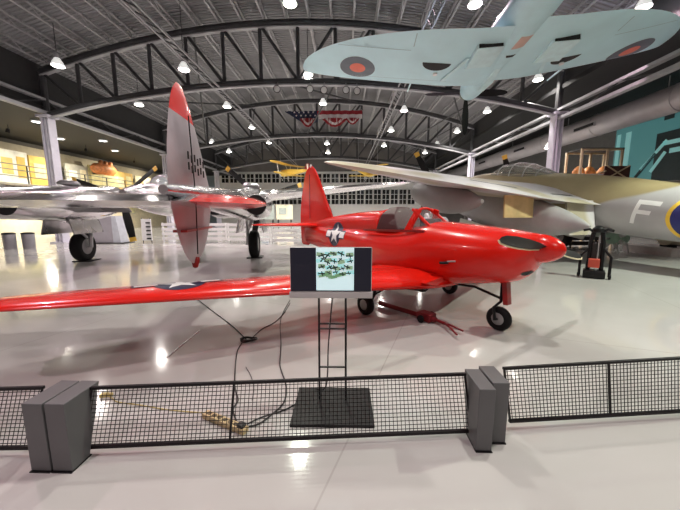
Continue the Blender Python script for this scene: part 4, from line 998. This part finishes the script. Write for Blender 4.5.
# exhibits under and behind the bomber
rw = thing('dark_slatted_screen', 'dark slatted display screen standing behind the bomber nacelle', 'screen', (10.15, 13.55, 0))
for i in range(6): MB().box((0, 0, .16+.22*i), (2.3, .06, .18)).build('slat', mat('slat_dark', (.018, .016, .018), .5) if i == 0 else bpy.data.materials['slat_dark'], rw)
for s in (-1.1, 0, 1.1): MB().box((s, .06, .7), (.07, .06, 1.4)).build('post', blackp, rw)
pb = mat('plinth_pinkish_white', (.66, .58, .58), .5)
struct(MB().box((13.2, 11.2, .14), (4.2, 1.8, .28)).build('display_plinth', pb))
def engine(name, label, loc, c1, c2, s=1., rz=0):
    t = thing(name, label, 'engine', loc, rz)
    MB().lathe([(.12*s, -.5*s), (.24*s, -.4*s), (.27*s, 0), (.25*s, .35*s), (.08*s, .5*s)], (0, 0, .62*s), (1, 0, 0), 18).build('crankcase', c1, t, True)
    for k in range(7):
        a = 2*pi*k/7
        MB().lathe([(.07*s, .2*s), (.085*s, .24*s), (.07*s, .28*s), (.085*s, .32*s), (.07*s, .36*s), (.085*s, .4*s), (.06*s, .44*s)], (-.2*s, 0, .62*s), (0, cos(a), sin(a)), 10).build('cylinder', c2, t, True)
    MB().lathe([(.05*s, .5*s), (.04*s, .7*s)], (0, 0, .62*s), (-1, 0, 0), 10).build('shaft', steel, t, True)
    for sx in (-.3, .3):
        for sy in (-.22, .22): MB().bar((sx*s, sy*1.3*s, 0), (sx*s, sy*.7*s, .5*s), .04*s).build('stand_leg', white_p, t)
    return t
gm = mat('engine_pale_green', (.42, .62, .50), .5, var=.2); gy = mat('engine_grey', (.40, .40, .42), .4, .5)
engine('radial_engine', 'pale green radial engine on white stand, under the bomber fuselage', (10.3, 11.5, 0), gm, white_p, .9, .3)
engine('radial_engine', 'grey radial engine on stand, beyond the red cockpit', (4.6, 15.4, 0), gy, steel, 1.5, .3)
dm = thing('tan_drum', 'tan drum lying on the display plinth under the bomber', 'drum', (12.0, 11.0, .28))
MB().lathe([(.26, -.5), (.29, -.48), (.29, .48), (.26, .5)], (0, 0, .36), (1, 0, 0), 20).build('shell', mat('drum_tan', (.50, .44, .32), .5), dm, True)
for q in (-.3, .3): MB().box((q, 0, .05), (.1, .5, .10)).build('cradle', blackp, dm)
# ------------------------------------------------------------------ far wall exhibits and hanging yellow aircraft
bm_ = mat('board_green_grey', (.40, .45, .42), .6, var=.15)
for x, lb, c in ((-8.6, 'pale display board by the far wall, left of the red tail, left one', bm_), (-6.6, 'pale display board by the far wall, left of the red tail, right one', exm[0])):
    d = thing('display_board', lb, 'board', (x, 33, 0), 0, 'far display boards')
    MB().box((0, 0, 1.6), (1.8, .1, 1.6)).build('board', c, d); MB().box((-.2, -.07, 1.7), (.8, .03, .7)).build('picture', mat('board_blue', (.15, .22, .32), .5) if x < -8 else bm_, d)
    for s in (-.7, .7): MB().box((s, 0, .4), (.1, .3, .8)).build('foot', blackp, d)
yel = mat('trainer_yellow', (.75, .50, .08), .45)
def trainer(loc, label, rz, s=1.):
    t = thing('hanging_yellow_aircraft', label, 'aircraft', loc, rz, 'hanging yellow aircraft'); t.scale = (s, s, s)
    body([(1.6, .30, -.30, .28), (1.3, .42, -.42, .40), (.3, .45, -.42, .40), (-1.2, .34, -.24, .26), (-2.9, .16, .02, .06)], 3, 20).build('fuselage', yel, t, True)
    for sd in (-1, 1):
        foil([(0, .9, 1.1, .95, 1), (2.6, .8, 1.05, 1.05, 1), (3.1, .55, .6, 1.07, .8)], False, sd).build('upper_wing', yel, t, True)
        foil([(0, .6, 1.0, -.35, 1), (2.4, .5, .95, -.2, 1), (2.8, .3, .5, -.18, .8)], False, sd).build('lower_wing', yel, t, True)
        MB().bar((.3, sd*1.9, -.2), (.4, sd*2.0, 1.0), .05).build('wing_strut', white_p, t)
        MB().bar((.3, sd*.3, .4), (.4, sd*.5, .98), .05).build('cabane_strut', white_p, t)
        foil([(0, -2.3, .6, .12, 1), (.9, -2.4, .45, .12, 1)], False, sd).build('tailplane', yel, t, True)
        wheel(t, (.8, sd*.6, -.95), .24, .12); MB().bar((.7, sd*.25, -.35), (.8, sd*.55, -.95), .05).build('gear_leg', white_p, t)
    foil([(.1, -2.2, .8, 0, 1), (.9, -2.5, .5, 0, 1)], True).build('fin', red_dark, t, True)
    MB().box((-2.75, 0, .5), (.25, .09, .7)).build('rudder_stripe', white_p, t)
    MB().lathe([(.4, 1.3), (.42, 1.55), (.25, 1.7), (.05, 1.9)], (0, 0, 0), (1, 0, 0), 18).build('cowl', white_p, t, True)
    zt_ = (z_top(loc[0])+.3-loc[2])/s
    for sd in (-1, 1): MB().tube([(.3, sd*1.5, 1.1), (.3, sd*1.5, zt_)], .015, 6).build('hanging_cable', steel, t)
trainer((-5.6, 31.5, 5.6), 'small yellow biplane hanging by the far windows, left of the red tail', rad(150), .8)
trainer((2.3, 33.0, 5.7), 'small yellow biplane hanging by the far windows, above the bomber wingtip', rad(60), .75)
# bunting on the second truss
bu = thing('flag_bunting', 'red white and blue flag bunting draped along the second roof truss', 'bunting', (-1.65, 24.25, 8.62))
navy = mat('bunting_navy', (.02, .028, .07), .7); bred = mat('bunting_red', (.32, .02, .03), .7); bwhite = mat('bunting_white', (.75, .70, .70), .7)
def swag(x0, x1, zt0, low, m, name, y=0., par=None, ends=None, ph=0):
    n = 40; r0, r1 = [], []
    for i in range(n+1):
        u = i/n; x = x0+(x1-x0)*u; yy = y+.05*sin(u*38+ph)
        zb = low(u); r0.append((x, yy, zt0)); r1.append((x, yy-.04, zb))
    vs = r0+r1+[(a, b+.03, c) for a, b, c in r0]+[(a, b+.03, c) for a, b, c in r1]; N1 = n+1; fs = []
    for i in range(n):
        fs += [(i, i+1, N1+i+1, N1+i), (2*N1+i, 3*N1+i, 3*N1+i+1, 2*N1+i+1), (i, 2*N1+i, 2*N1+i+1, i+1), (N1+i, N1+i+1, 3*N1+i+1, 3*N1+i)]
    return MB().add(vs, fs).build(name, m, par or bu)
sw1 = swag(-2.95, -.45, .62, lambda u: .55-1.0*min(1, u*1.5)+.25*max(0, u-.66)*3, navy, 'navy_swag')
for i in range(6):
    for j in range(3):
        x = -2.6+i*.36+.15*(j % 2); z = .5-j*.24
        if z > .62-1.0*min(1, (x+2.95)/2.5*1.5)+.12: 
            MB().prism(star5(.085), lambda u, v, s, x=x, z=z: (x+u, -.085+s, z+v), .02).build('star', bwhite, sw1)
swag(-.5, 2.95, .62, lambda u: .34, bred, 'red_band', -.06)
swag(-.4, 2.95, .34, lambda u: .02, bwhite, 'white_band', -.07)
for xc, w, d in ((-1.2, .65, -.62), (.85, 1.0, -.62), (2.2, .55, -.45)):
    for k, (m, nm) in enumerate(((bred, 'red_fan'), (bwhite, 'white_fan'), (bred, 'red_fan'))):
        f = 1-.24*k
        swag(xc-w*f, xc+w*f, .05, lambda u, f=f, d=d: .03+(d)*f*sin(pi*u), m, nm, -.10-.05*k, ph=k)
MB().bar((-3, .05, .62), (3, .05, .62), .05).build('rope', truss_l, bu)
for q in (-2.9, 0, 2.9): MB().tube([(q, .05, .62), (q, .35, z_bot(-1.65+q)-8.62+2.0)], .015, 6).build('tie_cord', truss_l, bu)
# small round fixtures under the nearest truss
for px, py, lb in ((277, 89, 'farthest left'), (310, 89, 'second from left'), (324, 90, 'middle'), (346, 90, 'second from right'), (357, 91, 'farthest right')):
    p = at(px, py, y=14.7)
    d = thing('round_floodlight', 'small round floodlight under the first roof truss, %s of five' % lb, 'light', p, 0, 'truss floodlights')
    MB().lathe([(.10, .16), (.15, .10), (.16, -.05), (.14, -.05), (.12, .05)], (0, 0, 0), (0, .9, .25), 18).build('can', blackp, d, True)
    MB().lathe([(.14, -.03), (.08, -.04), (.01, -.045)], (0, 0, 0), (0, .9, .25), 18).build('lens', mat('flood_lens', (.75, .75, .75), .2) if px == 277 else bpy.data.materials['flood_lens'], d, True)
    MB().tube([(0, .08, .1), (0, .25, z_bot(p.x)-p.z)], .02, 6).build('bracket', truss_l, d)

for y in (13, 20, 27):  # unseen fill lights, added to brighten the wall below the balcony
    d = thing('added_balcony_fill', 'unseen fill light added under the balcony to brighten the cream wall', 'light', (-20.2, y, 2.872), 0, 'added balcony fill lights')
    MB().box((0, 0, 0), (.2, 1.2, .06)).build('housing', white_p, d)
    MB().box((0, 0, -.035), (.14, 1.1, .02)).build('lens', small_lens, d)
    light((0, 0, -.06), 330, (1., .93, .80), size=.5, parent=d, spread=170)
# ------------------------------------------------------------------ render look
w = bpy.data.worlds.new('world'); S.world = w; w.use_nodes = True
w.node_tree.nodes['Background'].inputs[0].default_value = (.5, .5, .55, 1); w.node_tree.nodes['Background'].inputs[1].default_value = .15
S.view_settings.view_transform = 'Standard'; S.view_settings.look = 'None'; S.view_settings.gamma = 1
S.view_settings.exposure = -0.75
